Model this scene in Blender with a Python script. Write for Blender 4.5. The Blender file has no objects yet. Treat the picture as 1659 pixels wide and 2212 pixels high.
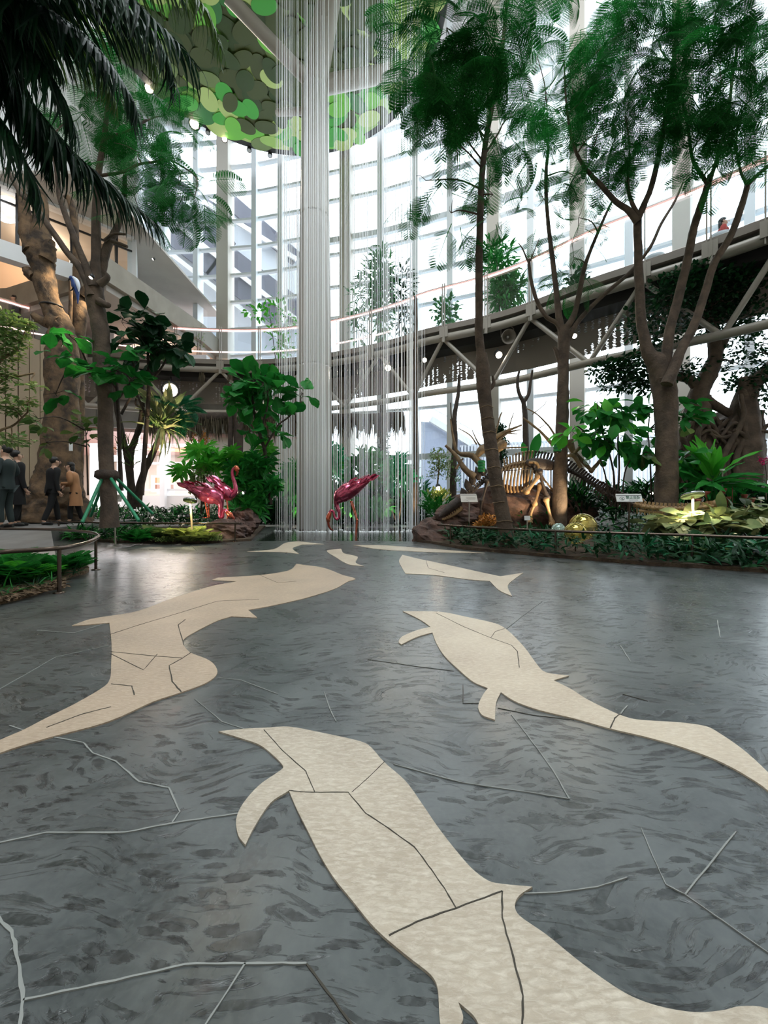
import bpy, math, random
import numpy as np
from mathutils import Vector, Matrix, noise
random.seed(7); RS = np.random.RandomState(7)
SC = bpy.context.scene
COL = SC.collection
# ------------------------------------------------------------------ camera, world, exposure
F = 900.0; CX = 829.5; HZ = 1085.0; CH = 0.85        # focal length in pixels of the 1659x2212 frame, horizon row, eye height
cam = bpy.data.cameras.new('camera'); camo = bpy.data.objects.new('camera', cam); COL.objects.link(camo)
camo.location = (0, 0, CH); camo.rotation_euler = (math.pi/2, 0, 0)
cam.sensor_fit = 'VERTICAL'; cam.sensor_height = 24.0; cam.lens = 24.0*F/2212; cam.shift_y = -(1106-HZ)/2212*1.0
cam.clip_start = 0.05; cam.clip_end = 300
SC.camera = camo
SC.view_settings.view_transform = 'Standard'; SC.view_settings.look = 'None'; SC.view_settings.gamma = 1
SC.view_settings.use_curve_mapping = False; SC.view_settings.exposure = 0.1
W = bpy.data.worlds.new('world'); SC.world = W; W.use_nodes = True
bg = W.node_tree.nodes['Background']; bg.inputs[0].default_value = (0.86, 0.94, 1.0, 1); bg.inputs[1].default_value = 5.0
SC.cycles.max_bounces = 7; SC.cycles.transparent_max_bounces = 24; SC.cycles.diffuse_bounces = 4
SC.cycles.glossy_bounces = 4; SC.cycles.sample_clamp_indirect = 6
def area(name, loc, rot, sx, sy, power, col=(1,1,1)):
    l = bpy.data.lights.new(name, 'AREA'); l.shape = 'RECTANGLE'; l.size = sx; l.size_y = sy; l.energy = power; l.color = col
    o = bpy.data.objects.new(name, l); o.location = loc; o.rotation_euler = rot; COL.objects.link(o); return o
# daylight coming in through the roof glazing of the hall
area('skylight_daylight', (0, 3, 23.5), (0, 0, 0), 14, 12, 1700, (0.95, 0.98, 1.0))

# ------------------------------------------------------------------ helpers
def P(px, py, Y): return np.array([(px-CX)/F*Y, Y, CH+(HZ-py)/F*Y])
def G(px, py, z=0.0):
    Y = (CH-z)*F/(py-HZ); return np.array([(px-CX)/F*Y, Y, z])
def A(*t): return np.array(t, float)
def nrm(v): v = np.asarray(v, float); return v/(np.linalg.norm(v, axis=-1, keepdims=True)+1e-12)
def tag(o, label=None, cat=None, group=None, kind=None):
    if label: o['label'] = label
    if cat: o['category'] = cat
    if group: o['group'] = group
    if kind: o['kind'] = kind
    return o
def thing(name, label, cat, loc=(0,0,0), group=None, rz=0):
    o = bpy.data.objects.new(name, None); o.empty_display_size = 0.1; COL.objects.link(o)
    o.location = tuple(float(c) for c in loc); o.rotation_euler = (0, 0, rz); return tag(o, label, cat, group)
class MB:
    def __init__(s): s.V = []; s.F = []; s.n = 0
    def add(s, v, f, mi=0, sm=True):
        v = np.asarray(v, float).reshape(-1, 3); f = np.asarray(f, np.int64)
        if f.ndim == 1: f = f.reshape(1, -1)
        s.V.append(v); s.F.append((f+s.n, mi, sm)); s.n += len(v); return s
    def build(s, name, mats, parent=None, label=None, origin=None):
        me = bpy.data.meshes.new(name)
        V = np.concatenate(s.V)
        if parent is not None:
            r = parent
            off = np.array(WLOC.get(r.name, tuple(r.location)))
        elif origin is not None: off = np.array(origin, float)
        else: off = np.array([(V[:,0].min()+V[:,0].max())/2, (V[:,1].min()+V[:,1].max())/2, V[:,2].min()])
        V = V-off
        loops = np.concatenate([f.ravel() for f, _, _ in s.F]); tot = np.concatenate([np.full(len(f), f.shape[1]) for f, _, _ in s.F])
        start = np.concatenate([[0], np.cumsum(tot)[:-1]])
        me.vertices.add(len(V)); me.vertices.foreach_set('co', V.ravel())
        me.loops.add(len(loops)); me.loops.foreach_set('vertex_index', loops.astype(np.int32))
        me.polygons.add(len(tot)); me.polygons.foreach_set('loop_start', start.astype(np.int32))
        try: me.polygons.foreach_set('loop_total', tot.astype(np.int32))
        except Exception: pass
        me.polygons.foreach_set('material_index', np.concatenate([np.full(len(f), m) for f, m, _ in s.F]).astype(np.int32))
        me.polygons.foreach_set('use_smooth', np.concatenate([np.full(len(f), sm) for f, _, sm in s.F]))
        me.update(calc_edges=True); me.validate()
        for m in (mats if isinstance(mats, (list, tuple)) else [mats]): me.materials.append(m)
        o = bpy.data.objects.new(name, me); COL.objects.link(o)
        if parent is not None: o.parent = parent; WLOC[o.name] = tuple(off)
        else: o.location = tuple(off); WLOC[o.name] = tuple(off)
        if label: o['label'] = label
        return o
WLOC = {}
def copy_tree(o, parent=None):
    c = o.copy(); COL.objects.link(c)
    if parent is not None: c.parent = parent
    for ch in list(o.children): copy_tree(ch, c)
    return c
def smooth(pts, n=4):
    p = np.asarray(pts, float); out = []
    if len(p) < 3 or n < 2: return p
    q = np.vstack([2*p[0]-p[1], p, 2*p[-1]-p[-2]])
    for i in range(1, len(q)-2):
        for k in range(n):
            t = k/n; a, b, c, d = q[i-1], q[i], q[i+1], q[i+2]
            out.append(0.5*((2*b)+(-a+c)*t+(2*a-5*b+4*c-d)*t*t+(-a+3*b-3*c+d)*t**3))
    out.append(p[-1]); return np.array(out)
def tube(mb, pts, rad, seg=8, sm=1, jit=0.0, cap=True, mi=0, flat=1.0):
    pts = np.asarray(pts, float); rad = np.atleast_1d(np.asarray(rad, float))
    if len(rad) == 1: rad = np.full(len(pts), rad[0])
    elif len(rad) != len(pts): rad = np.interp(np.linspace(0, 1, len(pts)), np.linspace(0, 1, len(rad)), rad)
    if sm > 1: pts4 = smooth(np.column_stack([pts, rad]), sm); pts = pts4[:, :3]; rad = np.abs(pts4[:, 3])
    n = len(pts); T = nrm(np.gradient(pts, axis=0))
    up = A(0,0,1) if abs(T[0][2]) < 0.9 else A(0,1,0)
    x = nrm(np.cross(up, T[0])); a = np.linspace(0, 2*math.pi, seg, endpoint=False); V = []
    for i in range(n):
        x = nrm(x-T[i]*np.dot(x, T[i])); y = np.cross(T[i], x)
        r = rad[i]*(1+jit*(RS.rand(seg)-0.5)*2) if jit else np.full(seg, rad[i])
        V.append(pts[i]+np.outer(np.cos(a)*r, x)+np.outer(np.sin(a)*r*flat, y))
    V = np.concatenate(V); Fq = []
    i0 = np.arange(seg); i1 = (i0+1) % seg
    for i in range(n-1): Fq.append(np.column_stack([i*seg+i0, i*seg+i1, (i+1)*seg+i1, (i+1)*seg+i0]))
    mb.add(V, np.concatenate(Fq), mi)
    if cap:
        mb.add(V[:seg], np.arange(seg)[::-1], mi, False); mb.add(V[-seg:], np.arange(seg), mi, False)
    return mb
def box(mb, c, s, rz=0, mi=0, R=None):
    x, y, z = [k/2 for k in s]
    v = np.array([[a*x, b*y, d*z] for d in (-1,1) for b in (-1,1) for a in (-1,1)], float)
    if R is None: R = np.array([[math.cos(rz), -math.sin(rz), 0], [math.sin(rz), math.cos(rz), 0], [0,0,1]])
    return mb.add(v@R.T+np.asarray(c, float), [[0,2,3,1],[4,5,7,6],[0,1,5,4],[2,6,7,3],[0,4,6,2],[1,3,7,5]], mi, False)
def bar(mb, p, q, w, h, mi=0):
    p = np.asarray(p, float); q = np.asarray(q, float); d = q-p; L = np.linalg.norm(d); d = d/L
    up = A(0,0,1) if abs(d[2]) < 0.95 else A(0,1,0)
    s = nrm(np.cross(d, up)); u = np.cross(s, d)
    return box(mb, (p+q)/2, (L, w, h), mi=mi, R=np.column_stack([d, s, u]))
def lathe(mb, prof, c, seg=24, mi=0, ax=None, sy=1.0):
    a = np.linspace(0, 2*math.pi, seg, endpoint=False); V = []
    for r, z in prof: V.append(np.column_stack([np.cos(a)*r, np.sin(a)*r*sy, np.full(seg, z)]))
    V = np.concatenate(V)
    if ax is not None: V = V@np.asarray(ax).T
    V = V+np.asarray(c, float); i0 = np.arange(seg); i1 = (i0+1) % seg; n = len(prof)
    mb.add(V, np.concatenate([np.column_stack([i*seg+i0, i*seg+i1, (i+1)*seg+i1, (i+1)*seg+i0]) for i in range(n-1)]), mi)
    mb.add(V[:seg], np.arange(seg)[::-1], mi, False); mb.add(V[-seg:], np.arange(seg), mi, False); return mb
def axis(d, roll=A(0,1,0)):
    d = nrm(d); r = roll if abs(np.dot(d, roll)) < 0.95 else A(1,0,0)
    x = nrm(np.cross(r, d)); return np.column_stack([x, np.cross(d, x), d])
def ball(mb, c, r, n=12, amp=0, fr=1.5, seed=0, mi=0, R=None, sm=True):
    r = np.atleast_1d(np.asarray(r, float)); r = np.full(3, r[0]) if len(r) == 1 else r
    V = []; m = 2*n
    for i in range(n+1):
        th = math.pi*i/n
        for j in range(m):
            ph = 2*math.pi*j/m; v = A(math.sin(th)*math.cos(ph), math.sin(th)*math.sin(ph), math.cos(th))
            if amp:
                q = Vector(v*fr+seed*3.7); v = v*(1+amp*(noise.fractal(q, 0.8, 2.2, 4)))
            V.append(v*r)
    V = np.array(V)
    if R is not None: V = V@np.asarray(R).T
    i, j = np.meshgrid(np.arange(n), np.arange(m), indexing='ij'); i = i.ravel(); j = j.ravel(); j1 = (j+1) % m
    return mb.add(V+np.asarray(c, float), np.column_stack([i*m+j, (i+1)*m+j, (i+1)*m+j1, i*m+j1]), mi, sm)
def prism(mb, poly, z0, z1, mi=0):
    p = np.asarray(poly, float)[:, :2]
    if np.sum(p[:,0]*np.roll(p[:,1], -1)-np.roll(p[:,0], -1)*p[:,1]) < 0: p = p[::-1]
    n = len(p); V = np.vstack([np.column_stack([p, np.full(n, z0)]), np.column_stack([p, np.full(n, z1)])])
    i = np.arange(n); j = (i+1) % n
    mb.add(V, np.arange(n)+n, mi, False); mb.add(V, np.arange(n)[::-1], mi, False)
    mb.add(V, np.column_stack([i, j, j+n, i+n]), mi, False); return mb
def ribbon(mb, path, z0, z1, mi=0, thick=0):
    """vertical sheet (with thickness) following a plan path"""
    p = np.asarray(path, float)
    for a, b in zip(p[:-1], p[1:]):
        c = (a+b)/2; d = b-a; L = np.hypot(*d[:2])
        box(mb, (c[0], c[1], (z0+z1)/2), (L+0.005, max(thick, 0.02), z1-z0), math.atan2(d[1], d[0]), mi)
    return mb
# ------------------------------------------------------------------ materials
def mat(name, col=(.5,.5,.5), rough=.6, metal=0, nz=None, col2=None, bump=0, bscale=20, emit=None, es=1, trans=0, island=0, spec=.5, coat=0):
    m = bpy.data.materials.new(name); m.use_nodes = True; nt = m.node_tree; N = nt.nodes; L = nt.links
    b = N['Principled BSDF']; b.inputs['Base Color'].default_value = (*col, 1); b.inputs['Roughness'].default_value = rough
    b.inputs['Metallic'].default_value = metal; b.inputs['Specular IOR Level'].default_value = spec; b.inputs['Coat Weight'].default_value = coat
    out = N['Material Output']
    geo = N.new('ShaderNodeNewGeometry'); src = None
    if col2 is not None:
        mix = N.new('ShaderNodeMix'); mix.data_type = 'RGBA'; mix.inputs[6].default_value = (*col, 1); mix.inputs[7].default_value = (*col2, 1)
        if island: L.new(geo.outputs['Random Per Island'], mix.inputs[0])
        else:
            t = N.new('ShaderNodeTexNoise'); t.inputs['Scale'].default_value = nz or 3; t.inputs['Detail'].default_value = 6
            L.new(geo.outputs['Position'], t.inputs['Vector'])
            r = N.new('ShaderNodeMapRange'); r.inputs[1].default_value = .35; r.inputs[2].default_value = .65
            L.new(t.outputs[0], r.inputs[0]); L.new(r.outputs[0], mix.inputs[0])
        L.new(mix.outputs[2], b.inputs['Base Color']); src = mix.outputs[2]
    if bump:
        t = N.new('ShaderNodeTexNoise'); t.inputs['Scale'].default_value = bscale; t.inputs['Detail'].default_value = 5
        L.new(geo.outputs['Position'], t.inputs['Vector'])
        bn = N.new('ShaderNodeBump'); bn.inputs['Strength'].default_value = bump; bn.inputs['Distance'].default_value = .02
        L.new(t.outputs[0], bn.inputs['Height']); L.new(bn.outputs[0], b.inputs['Normal'])
    if emit is not None:
        b.inputs['Emission Color'].default_value = (*emit, 1); b.inputs['Emission Strength'].default_value = es
    if trans:
        t = N.new('ShaderNodeBsdfTranslucent'); t.inputs[0].default_value = (*[min(1, c*1.6) for c in col], 1)
        if src: L.new(src, t.inputs[0])
        mx = N.new('ShaderNodeMixShader'); mx.inputs[0].default_value = trans
        L.new(b.outputs[0], mx.inputs[1]); L.new(t.outputs[0], mx.inputs[2]); L.new(mx.outputs[0], out.inputs[0])
    return m
def glassy(name, tint=(.97,.99,1), refl=.08, rough=0.02):
    m = bpy.data.materials.new(name); m.use_nodes = True; nt = m.node_tree; N = nt.nodes; L = nt.links
    N.remove(N['Principled BSDF']); t = N.new('ShaderNodeBsdfTransparent'); t.inputs[0].default_value = (*tint, 1)
    g = N.new('ShaderNodeBsdfGlossy'); g.inputs['Roughness'].default_value = rough
    mx = N.new('ShaderNodeMixShader'); mx.inputs[0].default_value = refl
    L.new(t.outputs[0], mx.inputs[1]); L.new(g.outputs[0], mx.inputs[2]); L.new(mx.outputs[0], N['Material Output'].inputs[0]); return m
M = {}
M['white'] = mat('white_paint', (.78,.79,.79), .5)
M['offwhite'] = mat('warm_white_plaster', (.60,.56,.50), .7, col2=(.54,.50,.45), nz=1.2)
M['frame'] = mat('white_window_frame', (.80,.84,.87), .4)
M['beigecol'] = mat('beige_facade_column', (.58,.54,.48), .6)
M['beige'] = mat('beige_boarded_cladding', (.30,.26,.20), .6, col2=(.25,.215,.165), nz=2)
M['steel'] = mat('painted_taupe_steel', (.34,.31,.265), .42)
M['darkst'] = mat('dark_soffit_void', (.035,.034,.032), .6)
M['clad'] = mat('brown_grey_panel', (.23,.20,.17), .5)
M['concrete'] = mat('grey_concrete', (.33,.32,.30), .8, col2=(.27,.26,.245), nz=1.5)
M['metal'] = mat('brushed_steel', (.55,.55,.55), .3, 1)
M['rail'] = mat('dark_bronze_rail', (.10,.075,.06), .22, .85)
M['black'] = mat('black_plastic', (.015,.015,.016), .4)
M['soil'] = mat('dark_soil', (.045,.030,.020), .95, col2=(.09,.06,.035), nz=9, bump=.8, bscale=30)
M['litter'] = mat('brown_leaf_litter', (.20,.13,.07), .9, col2=(.07,.045,.025), nz=25, bump=.9, bscale=60)
M['rock'] = mat('red_brown_rock', (.15,.085,.065), .8, col2=(.055,.035,.03), nz=5, bump=1, bscale=14)
M['bark'] = mat('grey_brown_bark', (.12,.085,.058), .85, col2=(.06,.042,.030), nz=5, bump=.8, bscale=22)
M['barkd'] = mat('dark_brown_bark', (.065,.045,.033), .85, col2=(.035,.026,.02), nz=7, bump=.9, bscale=25)
M['barkg'] = mat('tan_bark', (.30,.21,.12), .85, col2=(.14,.095,.055), nz=6, bump=1, bscale=18)
M['barkr'] = mat('rough_flaking_bark', (.17,.105,.055), .9, col2=(.035,.024,.016), nz=4, bump=1, bscale=14)
def leaf(name, a, b, tr=.3, rough=.45): M[name] = mat(name, a, rough, col2=b, island=1, trans=tr, spec=.22)
leaf('green_leaf', (.010,.13,.022), (.03,.25,.035)); leaf('bright_green_leaf', (.05,.38,.03), (.12,.50,.05))
leaf('dark_green_leaf', (.003,.026,.009), (.010,.07,.018), .2); leaf('teal_green_leaf', (.006,.085,.035), (.02,.17,.07))
leaf('lit_teal_leaf', (.02,.26,.10), (.06,.42,.18)); leaf('yellow_green_leaf', (.36,.38,.10), (.18,.26,.06), .2); leaf('feathery_leaf', (.004,.075,.012), (.022,.20,.03), .4, .7)  # lit teal: the light on the shrubs is put into the leaf colour
leaf('cream_striped_leaf', (.42,.42,.20), (.14,.22,.09), .15); leaf('pale_green_leaf', (.22,.30,.10), (.09,.19,.05), .25)
leaf('palm_leaf', (.002,.014,.008), (.006,.045,.014), .1, .5); leaf('olive_palm', (.03,.06,.012), (.06,.13,.02), .3); leaf('dry_moss', (.16,.13,.085), (.06,.05,.035), .1, .9)
leaf('amber_lit_leaf', (.6,.28,.06), (.35,.16,.04), .1); leaf('magenta_flower', (.5,.02,.12), (.35,.01,.09), .2)  # amber: warm lamplight on leaves and seeds put into the colour
leaf('olive_leaf', (.05,.12,.03), (.16,.22,.06), .3)
def emat(name, col, s):
    m = bpy.data.materials.new(name); m.use_nodes = True; b = m.node_tree.nodes['Principled BSDF']
    b.inputs['Base Color'].default_value = (.8,.8,.8,1); b.inputs['Emission Color'].default_value = (*col, 1); b.inputs['Emission Strength'].default_value = s; return m
M['lamp'] = emat('lit_lamp_lens', (1,.86,.66), 30); M['led'] = emat('pink_white_led', (1,.66,.62), 2.2); M['ledw'] = emat('white_light_panel', (.95,.97,1), 7)
M['redled'] = emat('red_tube', (.8,.12,.08), .5)
M['glass'] = glassy('clear_glass'); M['railglass'] = glassy('railing_mesh_glass', (.90,.93,.95), .05, .1)
# ------------------------------------------------------------------ floor
def floor_mat():
    m = mat('stamped_slate_floor', (.10,.11,.11), .38, spec=.42); nt = m.node_tree; N = nt.nodes; L = nt.links; b = N['Principled BSDF']
    g = N.new('ShaderNodeNewGeometry')
    def noise_(sc, det, dist=0, vec=None, rough=.5):
        t = N.new('ShaderNodeTexNoise'); t.inputs['Scale'].default_value = sc; t.inputs['Detail'].default_value = det
        t.inputs['Distortion'].default_value = dist; t.inputs['Roughness'].default_value = rough; L.new(vec or g.outputs['Position'], t.inputs['Vector']); return t
    def rng(x, a, c, lo=0, hi=1):
        r = N.new('ShaderNodeMapRange'); r.inputs[1].default_value = a; r.inputs[2].default_value = c; r.inputs[3].default_value = lo; r.inputs[4].default_value = hi
        L.new(x, r.inputs[0]); return r.outputs[0]
    def mixc(f, a, c):
        x = N.new('ShaderNodeMix'); x.data_type = 'RGBA'
        for k, v in ((6, a), (7, c)):
            if isinstance(v, tuple): x.inputs[k].default_value = (*v, 1)
            else: L.new(v, x.inputs[k])
        L.new(f, x.inputs[0]); return x.outputs[2]
    def mth(op, a, c=None):
        x = N.new('ShaderNodeMath'); x.operation = op
        for k, v in ((0, a), (1, c)):
            if v is None: continue
            if isinstance(v, (int, float)): x.inputs[k].default_value = v
            else: L.new(v, x.inputs[k])
        return x.outputs[0]
    # swirling warp so the flake marks turn in every direction
    w = noise_(1.7, 2); vm = N.new('ShaderNodeVectorMath'); vm.operation = 'MULTIPLY_ADD'
    L.new(w.outputs[1], vm.inputs[0]); vm.inputs[1].default_value = (.5,.5,0); L.new(g.outputs['Position'], vm.inputs[2])
    mp = N.new('ShaderNodeMapping'); mp.inputs['Rotation'].default_value = (0,0,.55); mp.inputs['Scale'].default_value = (10, 29, 1); L.new(vm.outputs[0], mp.inputs[0])
    v1 = N.new('ShaderNodeTexVoronoi'); v1.inputs['Scale'].default_value = 1; v1.inputs['Randomness'].default_value = 1; L.new(mp.outputs[0], v1.inputs['Vector'])
    sep = N.new('ShaderNodeSeparateColor'); L.new(v1.outputs['Color'], sep.inputs[0])
    edge = noise_(30, 3, 0, mp.outputs[0])
    dd = mth('ADD', v1.outputs['Distance'], mth('MULTIPLY', mth('SUBTRACT', noise_(4.5, 4, 1.5, mp.outputs[0]).outputs[0], .5), .45))
    flake = mth('MULTIPLY', rng(dd, .38, .31), rng(sep.outputs[0], .40, .43))
    rim = mth('MULTIPLY', mth('MULTIPLY', rng(dd, .54, .46), rng(dd, .38, .46)), rng(sep.outputs[0], .50, .53))
    mp2 = N.new('ShaderNodeMapping'); mp2.inputs['Rotation'].default_value = (0,0,-.35); mp2.inputs['Scale'].default_value = (7, 22, 1); L.new(vm.outputs[0], mp2.inputs[0])
    n2 = noise_(1.3, 5, 1.1, mp2.outputs[0], .6); streak = rng(n2.outputs[0], .45, .39)
    n3 = noise_(2.2, 6, .8, None, .65); cloud = rng(n3.outputs[0], .3, .7)
    base = mixc(cloud, (.020,.0245,.025), (.105,.118,.117))
    big = noise_(.9, 2); gm = rng(big.outputs[0], .45, .6, 0, .8)
    darkc = mixc(gm, (.002,.003,.0035), (.0015,.008,.004))
    c1 = mixc(mth('MULTIPLY', streak, .7), base, darkc)
    c2 = mixc(mth('MULTIPLY', flake, .85), c1, darkc)
    c3 = mixc(mth('MULTIPLY', rim, .22), c2, (.10,.11,.11))
    pk = rng(noise_(5, 2, 0).outputs[0], .68, .74, 0, .5); c4 = mixc(pk, c3, (.13,.10,.095))
    fine = noise_(60, 4, .5); c4 = mixc(rng(fine.outputs[0], .42, .62, 0, .35), c4, (.10,.11,.108)); L.new(c4, b.inputs['Base Color']); b.inputs['Coat Weight'].default_value = .4; b.inputs['Coat Roughness'].default_value = .30; b.inputs['Coat IOR'].default_value = 1.5
    rgh = mth('ADD', rng(n3.outputs[0], .3, .7, .24, .36), mth('MULTIPLY', flake, .1)); L.new(rgh, b.inputs['Roughness'])
    h = mth('SUBTRACT', mth('MULTIPLY', n3.outputs[0], .6), mth('ADD', mth('MULTIPLY', flake, .35), mth('MULTIPLY', streak, .4)))
    bn = N.new('ShaderNodeBump'); bn.inputs['Strength'].default_value = .55; bn.inputs['Distance'].default_value = .010; L.new(h, bn.inputs['Height']); L.new(bn.outputs[0], b.inputs['Normal'])
    return m
M['floor'] = floor_mat()
def stone_mat(name='cream_split_stone', c=(.48,.415,.32), c2=(.36,.30,.225), c3=(.78,.73,.62)):
    m = mat(name, c, .36, col2=c2, nz=2.5); nt = m.node_tree; N = nt.nodes; L = nt.links; b = N['Principled BSDF']
    g = N.new('ShaderNodeNewGeometry'); mp = N.new('ShaderNodeMapping'); mp.inputs['Rotation'].default_value = (0,0,.5); mp.inputs['Scale'].default_value = (22, 60, 1); L.new(g.outputs['Position'], mp.inputs[0])
    t = N.new('ShaderNodeTexNoise'); t.inputs['Scale'].default_value = 1.6; t.inputs['Detail'].default_value = 10; t.inputs['Roughness'].default_value = .72; t.inputs['Distortion'].default_value = .5; L.new(mp.outputs[0], t.inputs['Vector'])
    r = N.new('ShaderNodeMapRange'); r.inputs[1].default_value = .44; r.inputs[2].default_value = .72; r.inputs[4].default_value = .62; L.new(t.outputs[0], r.inputs[0])
    mx = N.new('ShaderNodeMix'); mx.data_type = 'RGBA'; src = b.inputs['Base Color'].links[0].from_socket
    L.new(src, mx.inputs[6]); mx.inputs[7].default_value = (*c3, 1); L.new(r.outputs[0], mx.inputs[0]); L.new(mx.outputs[2], b.inputs['Base Color'])
    bn = N.new('ShaderNodeBump'); bn.inputs['Strength'].default_value = .7; bn.inputs['Distance'].default_value = .006; L.new(t.outputs[0], bn.inputs['Height']); L.new(bn.outputs[0], b.inputs['Normal']); return m
M['stone'] = stone_mat(); M['warm_stone'] = stone_mat('warm_buff_stone', (.44,.335,.235), (.34,.26,.185), (.66,.55,.42)); M['pale_stone'] = stone_mat('pale_sand_stone', (.52,.44,.33), (.42,.34,.25), (.76,.70,.58))
M['grout'] = mat('pale_grey_grout', (.22,.23,.215), .7); M['slit'] = mat('dark_joint_filler', (.045,.04,.03), .9)
pool_front = [G(545,1169), G(620,1168.5), G(700,1168), G(800,1168.5), G(895,1170)]
mb = MB()
fl = [A(-30,-9), A(30,-9), A(30,14.6), A(2.2,14.6)]+[p[:2] for p in pool_front[::-1]]+[A(-3.6,14.6), A(-30,14.6)]
prism(mb, fl, -.35, 0); fo = mb.build('floor', M['floor']); tag(fo, kind='structure')
mb = MB(); prism(mb, [A(-30,14.5), A(30,14.5), A(30,40), A(-30,40)], -.35, -.01); tag(mb.build('floor_rear', M['concrete']), kind='structure')
mb = MB(); prism(mb, [A(-4.5,8.4), A(3.0,8.4), A(3.0,15), A(-4.5,15)], -.6, -.352); tag(mb.build('pool_bottom', mat('black_pool_lining', (.012,.014,.013), .5)), kind='structure')
def cat2(pts):   # rounds an outline but keeps its sharp tips
    p = np.asarray(pts, float); n = len(p); out = []
    for i in range(n):
        a, b, c, d = p[(i-1) % n], p[i], p[(i+1) % n], p[(i+2) % n]
        def cosv(u, v, w): return np.dot(nrm(v-u), nrm(w-v))
        m1 = (c-a)*.5 if cosv(a, b, c) > .45 else (c-b)
        m2 = (d-b)*.5 if cosv(b, c, d) > .45 else (c-b)
        L = np.linalg.norm(c-b); m1 = m1*min(1, L/(np.linalg.norm(m1)+1e-9)*1.0); m2 = m2*min(1, L/(np.linalg.norm(m2)+1e-9))
        for k in range(4):
            t = k/4; out.append((2*t**3-3*t*t+1)*b+(t**3-2*t*t+t)*m1+(-2*t**3+3*t*t)*c+(t**3-t*t)*m2)
    return np.array(out)
def strip(mb, pts, w, z0=0.0, z1=.004, jit=.3, mi=0):
    q = np.asarray(pts, float); p = np.vstack([q[i]+(q[i+1]-q[i])*k/5 for i in range(len(q)-1) for k in range(5)]+[q[-1]]); p[1:-1, :2] += (RS.rand(len(p)-2, 2)-.5)*w*.3; n = len(p); T = nrm(np.gradient(p[:, :2], axis=0)); S = np.column_stack([-T[:,1], T[:,0]])
    ww = w*.33*(1+jit*2*(RS.rand(n, 1)-.5)); a = p[:, :2]+S*ww; b = p[:, :2]-S*ww
    V = np.vstack([np.column_stack([a, np.full(n, z1)]), np.column_stack([b, np.full(n, z1)]), np.column_stack([a, np.full(n, z0)]), np.column_stack([b, np.full(n, z0)])])
    i = np.arange(n-1); mb.add(V, np.vstack([np.column_stack([i+n, i+n+1, i+1, i]), np.column_stack([i, i+1, i+1+2*n, i+2*n]), np.column_stack([i+3*n, i+1+3*n, i+1+n, i+n])]), mi, False)
def dolphin(label, px, joints, name='dolphin_inlay'):
    pts = cat2([G(*p) for p in px]); o = MB(); prism(o, pts, -.01, .006); d = o.build(name, M['warm_stone' if 'long cream' in label else 'stone' if 'nearest' in label else 'pale_stone'])
    tag(d, label, 'floor inlay', None)
    if joints:
        for l, w in joints: j = MB(); strip(j, [G(*p) for p in l], w, .004, .0072); j.build('joint_line', M['slit'], d)
    return d
dolphin('largest cream stone dolphin set in the dark floor, nearest the camera', [(472,1583),(520,1578),(575,1575),(625,1573),(690,1585),(760,1600),(795,1612),(830,1650),(875,1690),(910,1738),(945,1790),(985,1842),(1020,1882),(1055,1908),(1085,1915),(1150,1921),(1122,1940),(1112,1962),(1122,1984),(1180,2025),(1260,2090),(1350,2152),(1420,2180),(1500,2194),(1560,2190),(1600,2181),(1659,2186),(1750,2230),(1700,2300),(1550,2330),(1300,2400),(1100,2400),(1030,2212),(990,2172),(1000,2212),(960,2260),(950,2212),(945,2140),(930,2112),(880,2072),(830,2030),(800,2000),(760,1950),(720,1900),(690,1850),(665,1800),(640,1750),(624,1712),(585,1738),(550,1790),(530,1830),(515,1810),(510,1775),(525,1740),(560,1700),(600,1672),(612,1660),(590,1635),(560,1612),(520,1598)],
  [([(840,2028),(900,1998),(985,1968),(1085,1931)],.004),([(985,1968),(960,1925),(925,1875),(895,1835),(840,1795),(790,1762),(752,1716),(680,1716)],.0035),([(1085,1931),(1085,1990),(1110,2080),(1130,2160),(1128,2230)],.005),([(680,1716),(660,1670),(610,1625),(570,1580)],.0035),([(760,1716),(800,1680),(830,1650)],.002),([(624,1712),(650,1715),(680,1716)],.003)])
dolphin('cream stone dolphin in the floor with its tail leaving the right side of the photo', [(870,1322),(950,1323),(1007,1334),(1069,1348),(1095,1362),(1131,1398),(1162,1440),(1180,1455),(1229,1462),(1196,1472),(1235,1492),(1266,1512),(1318,1538),(1359,1554),(1395,1559),(1473,1564),(1525,1572),(1551,1585),(1603,1621),(1659,1672),(1740,1760),(1760,1830),(1659,1712),(1608,1677),(1566,1654),(1525,1636),(1463,1614),(1395,1595),(1318,1577),(1240,1555),(1162,1536),(1111,1517),(1082,1498),(1072,1520),(1069,1558),(1041,1547),(1033,1528),(1043,1504),(1054,1489),(1023,1476),(992,1450),(960,1419),(942,1390),(934,1368),(900,1378),(867,1394),(861,1388),(870,1376),(904,1362),(930,1356),(914,1344),(888,1330)],
  [([(942,1326),(1000,1355),(1060,1380),(1105,1396),(1118,1410),(1122,1445)],.006),([(1060,1380),(1070,1366),(1090,1360)],.004),([(1318,1577),(1328,1555),(1340,1545)],.006)])
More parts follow.
